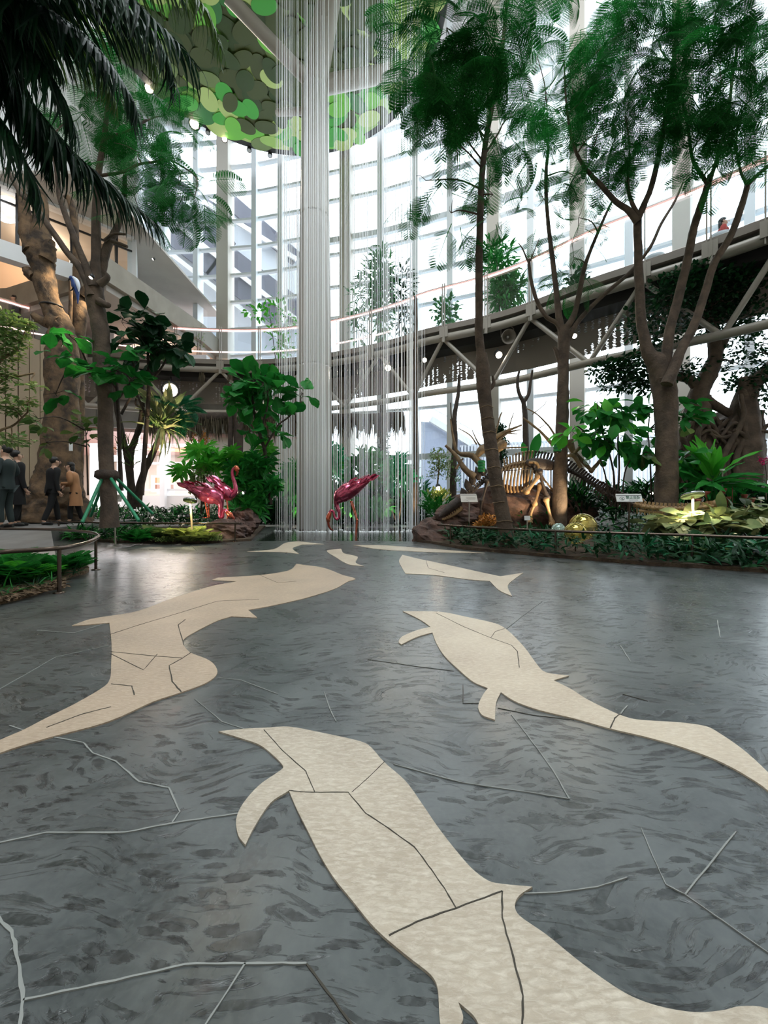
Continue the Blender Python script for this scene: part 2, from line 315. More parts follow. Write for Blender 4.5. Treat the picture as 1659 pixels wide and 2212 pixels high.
dolphin('long cream stone dolphin on the left of the floor, its tail leaving the photo', [(768,1251),(740,1243),(697,1227),(640,1219),(624,1233),(564,1243),(469,1249),(458,1254),(511,1257),(458,1267),(405,1283),(365,1296),(296,1322),(199,1338),(155,1353),(180,1352),(236,1347),(241,1392),(240,1440),(238,1467),(226,1485),(166,1521),(100,1554),(50,1580),(0,1602),(-90,1650),(-90,1670),(0,1630),(100,1598),(233,1562),(332,1518),(392,1498),(445,1478),(469,1458),(463,1438),(445,1425),(412,1412),(397,1396),(398,1382),(425,1365),(471,1342),(500,1333),(556,1336),(536,1319),(591,1309),(664,1292),(723,1273),(752,1257)],
  [([(236,1373),(300,1352),(390,1325),(470,1300),(560,1296)],.008),([(397,1396),(385,1352),(400,1340)],.008),([(240,1410),(340,1420),(395,1424),(412,1412)],.008),([(395,1424),(365,1440),(372,1475),(392,1498)],.008),([(240,1480),(285,1485),(290,1505)],.007),([(100,1575),(180,1545),(240,1530)],.007),([(240,1415),(310,1450),(340,1415)],.005),([(560,1243),(600,1260),(640,1257)],.006)])
dolphin('small pale dolphin inlay beyond the right-hand big dolphin, forked tail to the right', [(862,1213),(869,1199),(896,1206),(962,1220),(1048,1239),(1081,1246),(1131,1238),(1115,1249),(1097,1266),(1106,1289),(1078,1276),(1058,1256),(1015,1253),(936,1243),(876,1240),(870,1230)],[([(920,1211),(925,1228),(960,1238)],.008)])
dolphin('little dolphin inlay under the glow of the flamingo reflection', [(706,1190),(737,1186),(743,1196),(772,1203),(768,1216),(786,1224),(753,1220),(728,1206)],[])
dolphin('little leaping dolphin inlay just in front of the pool edge, left of the flamingo', [(534,1192),(591,1187),(617,1173),(644,1169.5),(700,1176),(652,1177),(632,1185),(646,1197),(604,1193)],[])
dolphin('thin pale dolphin inlay running along the floor in front of the right-hand rock', [(763,1178),(830,1178.5),(929,1186),(1048,1195),(962,1194),(830,1188)],[])
# floor joints
mb = MB()
for l, w in [([(-60,1838),(0,1822),(100,1800),(270,1800),(380,1778),(505,1760),(560,1752)],.006),([(20,1568),(70,1585),(180,1605),(200,1628),(250,1645),(300,1690),(365,1703),(388,1755),(372,1778)],.006),
   ([(-20,1965),(25,2015),(40,2080),(50,2162),(38,2260)],.008),([(50,2162),(250,2120),(400,2085),(530,2083),(662,2083)],.005),([(530,2083),(435,2230)],.004),
   ([(1385,1790),(1410,1850),(1438,1912)],.003),([(1438,1912),(1480,1934),(1590,1798)],.004),([(1480,1934),(1560,1990),(1680,2075)],.003),([(1122,1932),(1200,1930),(1290,1918),(1355,1897)],.003),
   ([(850,1652),(1000,1692),(1150,1714),(1230,1727)],.004),([(1230,1727),(1195,1665),(1140,1590),(1105,1545)],.005),([(700,1495),(712,1530),(726,1560)],.006),([(-20,1500),(60,1455),(120,1420),(235,1395)],.006),
   ([(80,1362),(160,1368),(236,1345)],.008),([(1338,1545),(1355,1525)],.008),([(1550,1340),(1556,1378)],.01),([(1340,1395),(1362,1430)],.008),([(1085,1365),(1130,1330),(1170,1300)],.008),([(600,1500),(520,1470),(470,1465)],.004),([(540,1580),(480,1560),(420,1510)],.004)]: strip(mb, [G(*p) for p in l], w, 0, .003)
tag(mb.build('floor_joints', M['grout']), kind='structure')
mb = MB()
for l, w in [([(662,2083),(720,2160),(790,2260)],.005),([(795,1425),(900,1440),(980,1450)],.006),([(1000,1480),(1000,1520),(1035,1520)],.005),([(1075,1530),(1150,1545),(1240,1556)],.006),([(1345,1500),(1400,1515)],.005),([(235,1185),(320,1187),(420,1188)],.012),([(410,1176),(425,1190)],.012),([(230,1188),(190,1200)],.012)]: strip(mb, [G(*p) for p in l], w, 0, .002)
tag(mb.build('floor_cracks', M['slit']), kind='structure')
# ------------------------------------------------------------------ pool
wm = bpy.data.materials.new('dark_pool_water'); wm.use_nodes = True; b = wm.node_tree.nodes['Principled BSDF']
b.inputs['Base Color'].default_value = (.012,.016,.013,1); b.inputs['Roughness'].default_value = .06; b.inputs['IOR'].default_value = 1.33
N_ = wm.node_tree.nodes; L_ = wm.node_tree.links; t = N_.new('ShaderNodeTexNoise'); t.inputs['Scale'].default_value = 9; t.inputs['Detail'].default_value = 3
bn = N_.new('ShaderNodeBump'); bn.inputs['Strength'].default_value = .35; bn.inputs['Distance'].default_value = .02; gg = N_.new('ShaderNodeNewGeometry'); L_.new(gg.outputs['Position'], t.inputs[0]); L_.new(t.outputs[0], bn.inputs['Height']); L_.new(bn.outputs[0], b.inputs['Normal'])
mb = MB(); pw = [A(-4.1,14.4), A(2.3,14.4)]+[p[:2]+A(0,.02) for p in pool_front[::-1]]; prism(mb, pw, -.3, -.03)
tag(mb.build('pool_water', wm), 'dark still pool under the water strings and the flamingo', 'pool', kind='stuff')
# ------------------------------------------------------------------ facade
FPX = [265,300,357,428,487,554,610,680,750,825,900,975,1068,1148,1249,1360,1475,1620,1800,2000,2250]
def Yf(px): return float(np.interp(px, [250,400,550,826,994,1259,1659,1800,2250], [22.0,21.85,21.4,19.7,18.3,16.0,12.7,11.8,9.4]))
def fac(px): Y = Yf(px); return A((px-CX)/F*Y, Y)
FP = [fac(p) for p in FPX]; TRL = [1.5,2.9]+[4.2+1.4*i for i in range(14)]; TRR = [1.3,2.93,5.15,7.6,9.85,11.36,12.95,13.65,15.6,17.0,18.4,20.3]
THICK = {487:.62, 750:.55, 1068:.5, 1249:.52, 1475:.5, 2000:.5}
for k in range(len(FP)-1):
    a, b = FP[k], FP[k+1]; d = b-a; L = np.hypot(*d); an = math.atan2(d[1], d[0]); mb = MB(); t = THICK.get(FPX[k], 0)
    w = t or .26; box(mb, (a[0], a[1], 11.8), (w, .55 if not t else .7, 23.7), an, 1 if t else 0)
    nout = A(-d[1], d[0])/L; nout = nout if nout[1] > 0 else -nout
    for z in (TRL if FPX[k] < 680 else TRR):
        c = (a+b)/2+nout*.05; box(mb, (c[0], c[1], z), (L, .2, .26 if z in (13.65, 2.93) else .11), an, 0)
    c = (a+b)/2+nout*.1; box(mb, (c[0], c[1], .6), (L, .3, 1.2), an, 2)
    box(mb, (c[0], c[1], 22.2), (L, .5, 3.4), an, 2)
    wo = mb.build('window_%d' % (k+1), [M['frame'], M['beigecol'], M['white']], origin=(a[0], a[1], 0)); tag(wo, kind='structure')
    g = MB(); c = (a+b)/2+nout*.2; box(g, (c[0], c[1], 11), (L, .02, 19.4), an); g.build('pane', M['glass'], wo)
# enclosing walls, floor slabs, roof
mb = MB(); r0 = FP[-1]; ribbon(mb, [A(r0[0], r0[1]), A(15.5, -9)], 0, 24, thick=.3); tag(mb.build('wall_right', M['offwhite']), kind='structure')
mb = MB(); ribbon(mb, [A(15.5,-9), A(-22,-9)], 0, 24, thick=.3); tag(mb.build('wall_back', M['offwhite']), kind='structure')
mb = MB(); ribbon(mb, [A(-22,-9), A(-22,30)], 0, 24, thick=.3); tag(mb.build('wall_left', M['offwhite']), kind='structure')
mb = MB(); box(mb, (-3,-7,24.1), (38,4.5,.3)); box(mb, (-15,6,24.1), (14,30,.3)); box(mb, (12.5,3,24.1), (8,16,.3)); box(mb, (0,17.5,24.1), (26,13,.3))
tag(mb.build('ceiling', M['white']), kind='structure')
# ------------------------------------------------------------------ walkway
WD = [(-420,660),(-150,695),(0,722),(69,738),(180,753),(289,766),(380,773),(476,777),(560,777),(640,772),(720,761),(800,745),(870,727),(924,710),(1050,682),(1150,651),(1265,606),(1389,565),(1531,518),(1659,470),(1860,392),(2100,300)]
wd = smooth([A((px-CX)/F*5535/(HZ-py), 5535/(HZ-py)) for px, py in WD], 3)
def woff(d):
    T = nrm(np.gradient(wd, axis=0)); Nn = np.column_stack([-T[:,1], T[:,0]]); Nn = Nn*np.sign((Nn*wd).sum(1))[:, None]; return wd+Nn*d
def wpt(px):   # plan point of the deck edge seen at this column
    u = wd[:,0]/wd[:,1]*F+CX; return A(np.interp(px, u, wd[:,0]), np.interp(px, u, wd[:,1]))
def w3(px, z, d=0):
    p = wpt(px); return A(p[0]+p[0]/p[1]*d, p[1]+d, z)
def band(mb, p, q, z0a, z1a, z0b=None, z1b=None, mi=0):
    """solid swept between plan paths p and q"""
    n = len(p); z0b = z0a if z0b is None else z0b; z1b = z1a if z1b is None else z1b
    V = np.vstack([np.column_stack([p, np.full(n, z0a)]), np.column_stack([p, np.full(n, z1a)]), np.column_stack([q, np.full(n, z1b)]), np.column_stack([q, np.full(n, z0b)])])
    i = np.arange(n-1); f = [np.column_stack([i+a*n, i+1+a*n, i+1+b*n, i+b*n]) for a, b in ((0,1),(1,2),(2,3),(3,0))]
    mb.add(V, np.vstack(f), mi, False); mb.add(V, [0, n, 2*n, 3*n], mi, False); mb.add(V, [n-1, 4*n-1, 3*n-1, 2*n-1], mi, False)
WK = thing('curved_walkway', 'curved upper walkway with glowing handrail sweeping across the hall on a tube truss', 'walkway', (wpt(640)[0], wpt(640)[1], 4.6))
mb = MB(); band(mb, wd, woff(2.2), 6.86, 7.0); band(mb, woff(-.06), woff(.12), 6.80, 6.99, mi=1); mb.build('deck', [M['concrete'], M['clad']], WK)
mb = MB(); band(mb, woff(.5), woff(2.0), 6.35, 6.86); mb.build('shaded_underdeck', M['darkst'], WK)  # dark block stands for the shade in the open gap below the deck
def w3d(z, d=0): p = woff(d); return np.column_stack([p, np.full(len(p), z)])
mb = MB(); tube(mb, w3d(6.58, .05), .13, 10); mb.build('upper_chord', M['steel'], WK)
mb = MB(); tube(mb, w3d(4.78, .25), .11, 10); mb.build('lower_chord', M['steel'], WK)
tops = [100,289,476,660,820,958,1146,1389,1700]; bots = [190,385,565,745,893,1062,1272,1560]
mb = MB()
for i, (t0, bt) in enumerate(zip(tops, bots)):
    tube(mb, [w3(t0+3, 6.5, .1), w3(bt-2, 4.8, .25)], .07, 8)
    tube(mb, [w3(bt+2, 4.8, .25), w3(tops[i+1]-3, 6.5, .1)], .07, 8)
mb.build('truss_diagonals', M['steel'], WK)
# soffit panels with punched openings
pm = mat('perforated_brown_panel', (.25,.215,.18), .45); N_ = pm.node_tree.nodes; L_ = pm.node_tree.links
gg = N_.new('ShaderNodeNewGeometry'); vo = N_.new('ShaderNodeTexVoronoi'); vo.inputs['Scale'].default_value = 1; vo.inputs['Randomness'].default_value = .25
mp = N_.new('ShaderNodeMapping'); mp.inputs['Scale'].default_value = (7, 7, 22); L_.new(gg.outputs['Position'], mp.inputs[0]); L_.new(mp.outputs[0], vo.inputs['Vector'])
lt = N_.new('ShaderNodeMath'); lt.operation = 'LESS_THAN'; lt.inputs[1].default_value = .34; L_.new(vo.outputs['Distance'], lt.inputs[0])
nz = N_.new('ShaderNodeTexNoise'); nz.inputs['Scale'].default_value = .55; L_.new(gg.outputs['Position'], nz.inputs['Vector']); gt = N_.new('ShaderNodeMath'); gt.operation = 'GREATER_THAN'; gt.inputs[1].default_value = .52; L_.new(nz.outputs[0], gt.inputs[0])
ml = N_.new('ShaderNodeMath'); ml.operation = 'MULTIPLY'; L_.new(lt.outputs[0], ml.inputs[0]); L_.new(gt.outputs[0], ml.inputs[1])
tr = N_.new('ShaderNodeBsdfTransparent'); mx = N_.new('ShaderNodeMixShader'); L_.new(ml.outputs[0], mx.inputs[0]); L_.new(N_['Principled BSDF'].outputs[0], mx.inputs[1]); L_.new(tr.outputs[0], mx.inputs[2]); L_.new(mx.outputs[0], N_['Material Output'].inputs[0])
mb = MB(); band(mb, woff(1.2), woff(1.22), 5.35, 6.45); mb.build('perforated_panel', pm, WK)
mb = MB(); tube(mb, w3d(8.32, 0), .035, 8); mb.build('handrail', M['steel'], WK)
mb = MB(); tube(mb, w3d(8.24, -.03), .028, 6); mb.build('handrail_light', M['led'], WK, 'glowing pink-white strip under the handrail')
mb = MB(); tube(mb, w3d(8.285, -.06), .012, 5); mb.build('red_strip', M['redled'], WK)
u = wd[:,0]/wd[:,1]*F+CX; sel = w3d(7.33, 0)[u < 870]; mb = MB(); tube(mb, sel, .028, 6); mb.build('lower_light', M['led'], WK)
mb = MB(); band(mb, woff(.02), woff(.03), 7.05, 8.25); mb.build('railing_mesh', M['railglass'], WK)
for px in (69,180,289,380,476,560,700,800,958,1050,1146,1389,1531,1659,1830):
    mb = MB(); c = w3(px, 7.5, -.07); an = math.atan2(wpt(px+20)[1]-wpt(px-20)[1], wpt(px+20)[0]-wpt(px-20)[0])
    box(mb, (c[0]-.04*math.cos(an), c[1]-.04*math.sin(an), 7.4), (.03,.05,2.0), an); box(mb, (c[0]+.04*math.cos(an), c[1]+.04*math.sin(an), 7.4), (.03,.05,2.0), an); box(mb, (c[0], c[1]-.03, 6.72), (.3,.05,.36), an); box(mb, (c[0], c[1]-.06, 6.62), (.07,.05,.5), an)
    mb.build('railing_post', M['steel'], WK)
for i in range(26):
    mb = MB(); px = 940+i*34; p = w3(px, 6.62, .75); tube(mb, [p+A(0,0,.1), p-A(0,0,.2)], .035, 6); mb.build('cable_hanger', M['clad'], WK)
# horn speaker under the walkway
c = P(1096,728,13.6); S = thing('horn_speaker', 'grey horn loudspeaker hung under the walkway between two truss diagonals', 'loudspeaker', c)
R = axis(A(-.05,-1,-.35)); mb = MB(); lathe(mb, [(.10,-.32),(.12,-.30),(.13,-.05),(.14,0),(.2,.16),(.235,.2),(.235,.22),(.2,.2),(.13,.05),(.05,.0)], c, 24, ax=R); mb.build('horn', M['clad'], S)
mb = MB(); ball(mb, c+R@A(0,0,.05), .06, 8); mb.build('driver_cap', M['metal'], S); mb = MB(); tube(mb, [c+A(.2,0,0), c+A(.22,.05,.3), c+A(0,.1,.5), c+A(-.2,.05,.3), c+A(-.2,0,0)], .015, 6); tube(mb, [c+A(0,.1,.5), c+A(0,.1,.9)], .02, 6); mb.build('bracket', M['steel'], S)
# ------------------------------------------------------------------ column
cx, cy = P(680,1000,14.2)[:2]
CO = thing('column', 'tall fluted steel column branching out under the green ceiling disc', 'column', (cx, cy, -.05))
mb = MB(); seg = 72; V = []; zs = [-.05,2,5.4,5.44,5.48,8,10.5,10.54,10.58,13,15.2]; rs = [.60,.59,.57,.55,.57,.53,.50,.48,.50,.46,.43]
for z, r in zip(zs, rs):
    a = np.linspace(0, 2*math.pi, seg, endpoint=False); rr = r*(1-.07*(np.arange(seg) % 4 < 2)); V.append(np.column_stack([cx+np.cos(a)*rr, cy+np.sin(a)*rr, np.full(seg, z)]))
V = np.concatenate(V); i0 = np.arange(seg); i1 = (i0+1) % seg
mb.add(V, np.concatenate([np.column_stack([i*seg+i0, i*seg+i1, (i+1)*seg+i1, (i+1)*seg+i0]) for i in range(len(zs)-1)]), 0, False)
mb.build('shaft', mat('light_grey_fluted_steel', (.42,.40,.37), .38, .2), CO)
tp = A(cx, cy, 14.6)
for px, py, Y, r in ((490,-10,12.3,.2),(890,148,15.0,.26),(712,-20,13.3,.38),(600,243,15.6,.12)):
    mb = MB(); q = P(px, py, Y); s = tp+A(0,0,.4) if px != 600 else tp+A(0,0,-.4); tube(mb, [s, q], [r*1.1, r], 14); mb.build('branch_arm', M['steel'], CO)
mb = MB()
for k, (x0, x1, z0, z1) in enumerate(((640,655,13.2,13.2),)): pass
# ------------------------------------------------------------------ ceiling disc
KD = 14985; zc = CH+KD/F; dc = A(-.000265*KD, .000927*KD); dr = .000405*KD
DS = thing('ceiling_disc', 'huge round ceiling canopy covered with overlapping green oval plates', 'canopy', (dc[0], dc[1], zc))
mb = MB(); a = np.linspace(0, 2*math.pi, 96, endpoint=False)
ring = lambda r: np.column_stack([dc[0]+np.cos(a)*r, dc[1]+np.sin(a)*r])
for r0, r1, z0, z1, mi in ((dr-.28, dr, zc-.05, zc+.55, 0), (dr-.02, dr+.05, zc+.1, zc+.45, 1)):
    p = np.vstack([ring(r0), ring(r0)[:1]]); q = np.vstack([ring(r1), ring(r1)[:1]]); band(mb, p, q, z0, z1, mi=mi)
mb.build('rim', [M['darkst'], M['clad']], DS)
mb = MB(); lathe(mb, [(dr-.1, zc+.5), (dr-.1, zc+.55)], (dc[0], dc[1], 0), 64); mb.build('backing_plate', mat('dark_backing', (.02,.03,.015), .8), DS)
mb = MB(); lathe(mb, [(3.2, zc+.42), (3.2, zc+.46)], (dc[0]+.8, dc[1]+.6, 0), 48); mb.build('lit_ceiling_panel', emat('peach_white_panel', (1,.86,.78), 1.1), DS)
pc = [(.045,.085,.015),(.075,.10,.022),(.09,.52,.07),(.24,.70,.09),(.62,.78,.26),(.45,.70,.17),(.06,.26,.07),(.22,.30,.10)]
pms = [mat('oval_plate_green_%d' % i, c, .45) for i, c in enumerate(pc)]
rr = random.Random(3); placed = []; tries = 0; first = 0; stuffmb = MB()
sp_ = .47
for iy in range(-14, 15):
    for ix in range(-14, 15):
        p = dc+A((ix+.5*(iy % 2))*sp_+rr.uniform(-.11,.11), iy*sp_*.87+rr.uniform(-.11,.11))
        if np.hypot(*(p-dc)) < dr-.32: placed.append(p)
placed.sort(key=lambda p: abs(p[1]-15.5)+abs(p[0]+3.3)*.5)
for i, p in enumerate(placed):
    far = (p[1]-9)/9; L = rr.uniform(.34,.44); wd_ = rr.uniform(.26,.34); rot = rr.uniform(0, 3.14); nv = noise.noise(Vector((p[0]*.35, p[1]*.35, 4)))
    m = rr.choice([0,0,1,1,1] if nv < -.02 else [1,2,3,4,5,2,2,3,6,4]) if rr.random() < .85 else rr.choice([0,1,3,4,7])
    a2 = np.linspace(0, 2*math.pi, 28, endpoint=False); z = zc-.02-.0012*((i*17) % 97)
    pts = np.column_stack([np.cos(a2)*L*1.25, np.sin(a2)*wd_*1.1]); c_, s_ = math.cos(rot), math.sin(rot); pts = pts@np.array([[c_, s_], [-s_, c_]])+p
    t = MB() if i < 100 else stuffmb
    prism(t, pts, z-.012, z, 0 if i < 100 else m)
    if i < 100: t.build('oval_plate', pms[m], DS)
o = stuffmb.build('oval_plates', pms, DS); o['kind'] = 'stuff'
def spot_lamp(name, label, c, d, power, size=.09, col=(1,.82,.6), cone=80, group=None, lens=.9, mat_='lamp'):
    S = thing(name, label, 'lamp', c, group); R = axis(d); mb = MB()
    lathe(mb, [(size*.6,-size*2.2),(size*1.1,-size*2),(size*1.2,0),(size*1.05,0),(size,-.01)], c, 16, ax=R); mb.build('housing', M['black'], S)
    mb = MB(); lathe(mb, [(size*lens,-size*.3),(size*lens,.002)], c, 16, ax=R); mb.build('lens', M[mat_], S)
    mb = MB(); tube(mb, [c-R@A(0,0,size*1.2), c-R@A(0,0,size*2)+A(0,0,size*1.6)], size*.15, 6); mb.build('bracket', M['black'], S)
    if power:
        l = bpy.data.lights.new(name, 'SPOT'); l.energy = power; l.color = col; l.spot_size = math.radians(cone); l.spot_blend = .6; l.shadow_soft_size = size
        o = bpy.data.objects.new('lamp_light', l); COL.objects.link(o); o.parent = S
        o.matrix_local = Matrix([[*R[0]*A(-1,1,-1), 0], [*R[1]*A(-1,1,-1), 0], [*R[2]*A(-1,1,-1), 0], [0,0,0,1]]); o.location = R@A(0,0,.03)
    return S
for (px, py), lb, s in (((420,296),'blazing spotlight on the rim of the green ceiling disc, the larger of the lit pair',.2),((485,321),'smaller lit spotlight on the disc rim, right of the blazing one',.12),((322,8),'bright spotlight on the left rim of the green disc, at the top of the photo',.16)):
    u_ = (px-CX)/F; aa = 1+u_*u_; bb = -2*(dc[0]*u_+dc[1]); cc_ = dc[0]**2+dc[1]**2-dr**2; q_ = math.sqrt(max(0, bb*bb-4*aa*cc_)); Yr = min(((-bb+q_)/(2*aa), (-bb-q_)/(2*aa)), key=lambda y: abs(HZ-KD/y-py))
    spot_lamp('spotlight', lb, A(u_*Yr, Yr, zc-.02-s*.6), A(.35,-1,-.75), 500, s)
for i_, (px, lb) in enumerate(((449,'unlit lamp hanging from the disc rim beside the blazing spotlight'),(538,'unlit lamp with round dial on the disc rim'),(583,'unlit small lamp on the disc rim next to the water strings'))):
    u_ = (px-CX)/F; aa = 1+u_*u_; bb = -2*(dc[0]*u_+dc[1]); cc_ = dc[0]**2+dc[1]**2-dr**2; Yr = (-bb+math.sqrt(bb*bb-4*aa*cc_))/(2*aa)
    c = A(u_*Yr, Yr, zc-.2); spot_lamp('disc_lamp', lb, c, A(0,-.3,-1), 0, .09, mat_='metal'); o = bpy.context.scene.objects
    mb = MB(); tube(mb, [c+A(0,0,.1), c+A(0,0,.35)], .02, 6); mb.build('hanger', M['black'], bpy.data.objects['disc_lamp' if not i_ else 'disc_lamp.%03d' % i_])
# ------------------------------------------------------------------ water strings
wsm = mat('shining_wet_string', (.95,.97,.98), .2, trans=.5, spec=.8)
WS = thing('water_string_curtain', 'curtain of white water strings falling from the ceiling disc into the pool', 'water feature', (-1.05, 12.7, -.03))
rr = random.Random(11); xs = []
for lo, hi, n in ((595,605,3),(607,652,14),(655,712,22),(718,760,9),(760,770,3),(771,806,13),(808,822,5),(824,842,9),(844,880,9),(880,893,9),(897,920,6),(716,900,4),(655,700,4),(600,650,3)):
    for i in range(n): xs.append(lo+(hi-lo)*(i+rr.random()*.8)/n)
rr.shuffle(xs); rest = MB(); feet = []
for i, px in enumerate(xs):
    t = (px-757)/164; t = max(-1, min(1, t)); Y = 12.75+(-1 if rr.random() < .8 else 1)*.45*math.sqrt(1-t*t)+rr.uniform(-.08,.08)
    x = (px-CX)/F*Y; feet.append((x, Y)); r = rr.choice([.005,.006,.007,.008,.011]); mb = MB() if i < 100 else rest
    tube(mb, [A(x, Y, -.04), A(x+rr.uniform(-.02,.02), Y, zc-.02)], [r*1.25, r*.8], 5)
    if i < 100: mb.build('string', wsm, WS)
o = rest.build('strings', wsm, WS); o['kind'] = 'stuff'
mb = MB()
for x, Y in feet:
    if rr.random() < .75: ball(mb, A(x+rr.uniform(-.03,.03), Y+rr.uniform(-.03,.03), -.03), A(rr.uniform(.02,.06), .04, rr.uniform(.015,.05)), 4)
o = mb.build('splash_foam', mat('white_foam', (.9,.93,.95), .5), WS); o['kind'] = 'stuff'
# ------------------------------------------------------------------ outside, seen through the glass
mb = MB(); prism(mb, [A(-45,24), A(60,24), A(60,70), A(-45,70)], -.4, -.1); tag(mb.build('outdoor_paving', mat('pale_paving', (.55,.57,.6), .9)), kind='structure')
fm = mat('white_ribbed_fence', (.62,.64,.70), .6)
FE = thing('ribbed_fence', 'white ribbed fence panel outside behind the dinosaur skeleton', 'fence', (9, 23, -.1)); mb = MB()
for i in range(110): box(mb, (4.5+i*.17, 24.0-i*.07, 2.0), (.10,.12,4.2))
mb.build('ribs', fm, FE); mb = MB(); bar(mb, A(4.4,24.15,4.1), A(23.2,16.45,4.1), .1, .15); bar(mb, A(4.4,24.15,.4), A(23.2,16.45,.4), .1, .15); mb.build('rails', fm, FE)
ST = thing('outdoor_staircase', 'white outdoor stair ramp sloping down behind the glass', 'staircase', (3.5, 24, -.1)); mb = MB()
bar(mb, P(930,905,24), P(1060,985,24), .3, .35); bar(mb, P(930,880,24), P(1060,950,24), .1, .06); mb.build('stringer', M['white'], ST)
mb = MB(); v = np.array([P(900,910,24.2), P(930,912,24.2), P(1060,990,24.2), P(1060,1070,24.2), P(900,1070,24.2)]); v2 = v+A(0,.3,0); n = 5
mb.add(np.vstack([v, v2]), [0,1,2,3,4], 0, False); mb.add(np.vstack([v, v2]), [[i, (i+1) % n, (i+1) % n+n, i+n] for i in range(n)], 0, False); mb.build('side_wall', mat('pale_blue_wall', (.40,.44,.56), .8), ST)
NB = thing('neighbour_building', 'building wing outside the left facade with sloping dark louvred bands', 'building', (-9, 30, -.1))
mb = MB(); box(mb, (-11,31.5,11), (14,3,22)); mb.build('wall', mat('pale_wall', (.72,.75,.8), .8), NB)
mb = MB()
for px0, py0, px1, py1, h in ((250,380,480,560,3.0),(470,560,640,690,2.6),(250,560,480,760,.5),(250,640,480,830,.35),(480,420,640,560,1.0),(280,330,480,460,.5)):
    bar(mb, P(px0,py0,29.5), P(px1,py1,29.5), .3, h)
mb.build('louvre_bands', mat('dark_grey_louvre', (.10,.10,.13), .6), NB)
mb = MB()
for px0, py0, px1, py1 in ((250,455,640,760),(300,420,640,690),(430,430,640,560)): bar(mb, P(px0,py0,29.2), P(px1,py1,29.2), .2, .3)
mb.build('handrails', M['white'], NB)
# ------------------------------------------------------------------ left building wing
mb = MB(); prism(mb, [A(-24,16.6), A(-14.6,16.1), A(-9.33,14), A(-8.4,19.4), A(-8.4,22), A(-24,22)], 8.3, 9.13); tag(mb.build('wall_left_canopy', M['beige']), kind='structure')
mb = MB(); prism(mb, [A(-24,16.8), A(-14.6,16.3), A(-9.5,14.25), A(-8.65,19.4), A(-8.65,22), A(-24,22)], 8.1, 8.3); tag(mb.build('trim_1', M['offwhite']), kind='structure')
wl = lambda t: A(-12.4, 13.4)*(1-t)+A(-9.8, 16.2)*t
mb = MB(); ribbon(mb, [wl(-2.2), wl(1)], 11.0, 23.9, thick=.4); ribbon(mb, [wl(1), A(-13.2,22.2)], 9.1, 23.9, thick=.3); ribbon(mb, [wl(-2.2), wl(1)], 8.7, 9.25, thick=.4); tag(mb.build('wall_left_upper', M['white']), kind='structure')
wo = MB()
for t in (-.4,0,.12,.5,.86): c = wl(t); box(wo, (c[0], c[1], 10.1), (.1,.12,1.9), .8)
bar(wo, A(*wl(-2), 10.6), A(*wl(1), 10.6), .06, .06); wo = wo.build('window_30', M['black']); tag(wo, kind='structure')
mb = MB(); ribbon(mb, [wl(-2.2), wl(1)], 9.2, 11.0, thick=.02); mb.build('pane', M['glass'], wo)
wm_ = mat('warm_shop_wall', (.62,.47,.34), .7)
mb = MB(); ribbon(mb, [wl(-2.2)+A(-3.2,3), wl(1)+A(-3.2,3)], 9.1, 11.1, thick=.1); tag(mb.build('wall_upper_shop', wm_), kind='structure')
mb = MB(); box(mb, (-15,18,11.15), (12,10,.1)); tag(mb.build('ceiling_upper_shop', M['offwhite']), kind='structure')
def lamp_pt(name, loc, power, col, size=.3):
    l = bpy.data.lights.new(name, 'POINT'); l.energy = power; l.color = col; l.shadow_soft_size = size; o = bpy.data.objects.new(name, l); o.location = tuple(loc); COL.objects.link(o); return o
lamp_pt('upper_shop_light', (-13.2,16.2,10.7), 160, (1,.72,.5)); lamp_pt('middle_shop_light', (-10.6,19.6,7.9), 300, (1,.66,.52)); area('lower_shop_light', (-12.5,23.5,3.95), (0,0,0), 8, 6, 900, (1,.90,.88)); area('side_shop_light', (-17,19.5,3.95), (0,0,0), 4, 3, 300, (1,.82,.76))
# round lit shop sign
c = P(14,452,13.9); S = thing('round_shop_sign', 'round white glowing sign with a ribbed lower rim behind the upper left glass', 'sign', c); R = axis(A(.35,-1,-.1))
mb = MB(); lathe(mb, [(.42,-.05),(.42,0),(.34,0),(.34,-.05)], c, 32, ax=R); mb.build('ring', emat('warm_white_ring', (1,.92,.86), 5), S)
mb = MB(); lathe(mb, [(.33,-.05),(.33,-.03)], c, 32, ax=R); mb.build('face', emat('dim_peach_face', (1,.72,.55), .9), S)
mb = MB()
for k in range(12): a = math.pi+math.pi*(k+.5)/12; p = A(math.cos(a), math.sin(a), 0); bar(mb, c+R@(p*.22), c+R@(p*.33), .02, .02)
ball(mb, c+R@A(0,.08,0), (.14,.12,.04), 8, R=R); mb.build('emblem', emat('white_emblem', (1,.95,.9), 3), S)
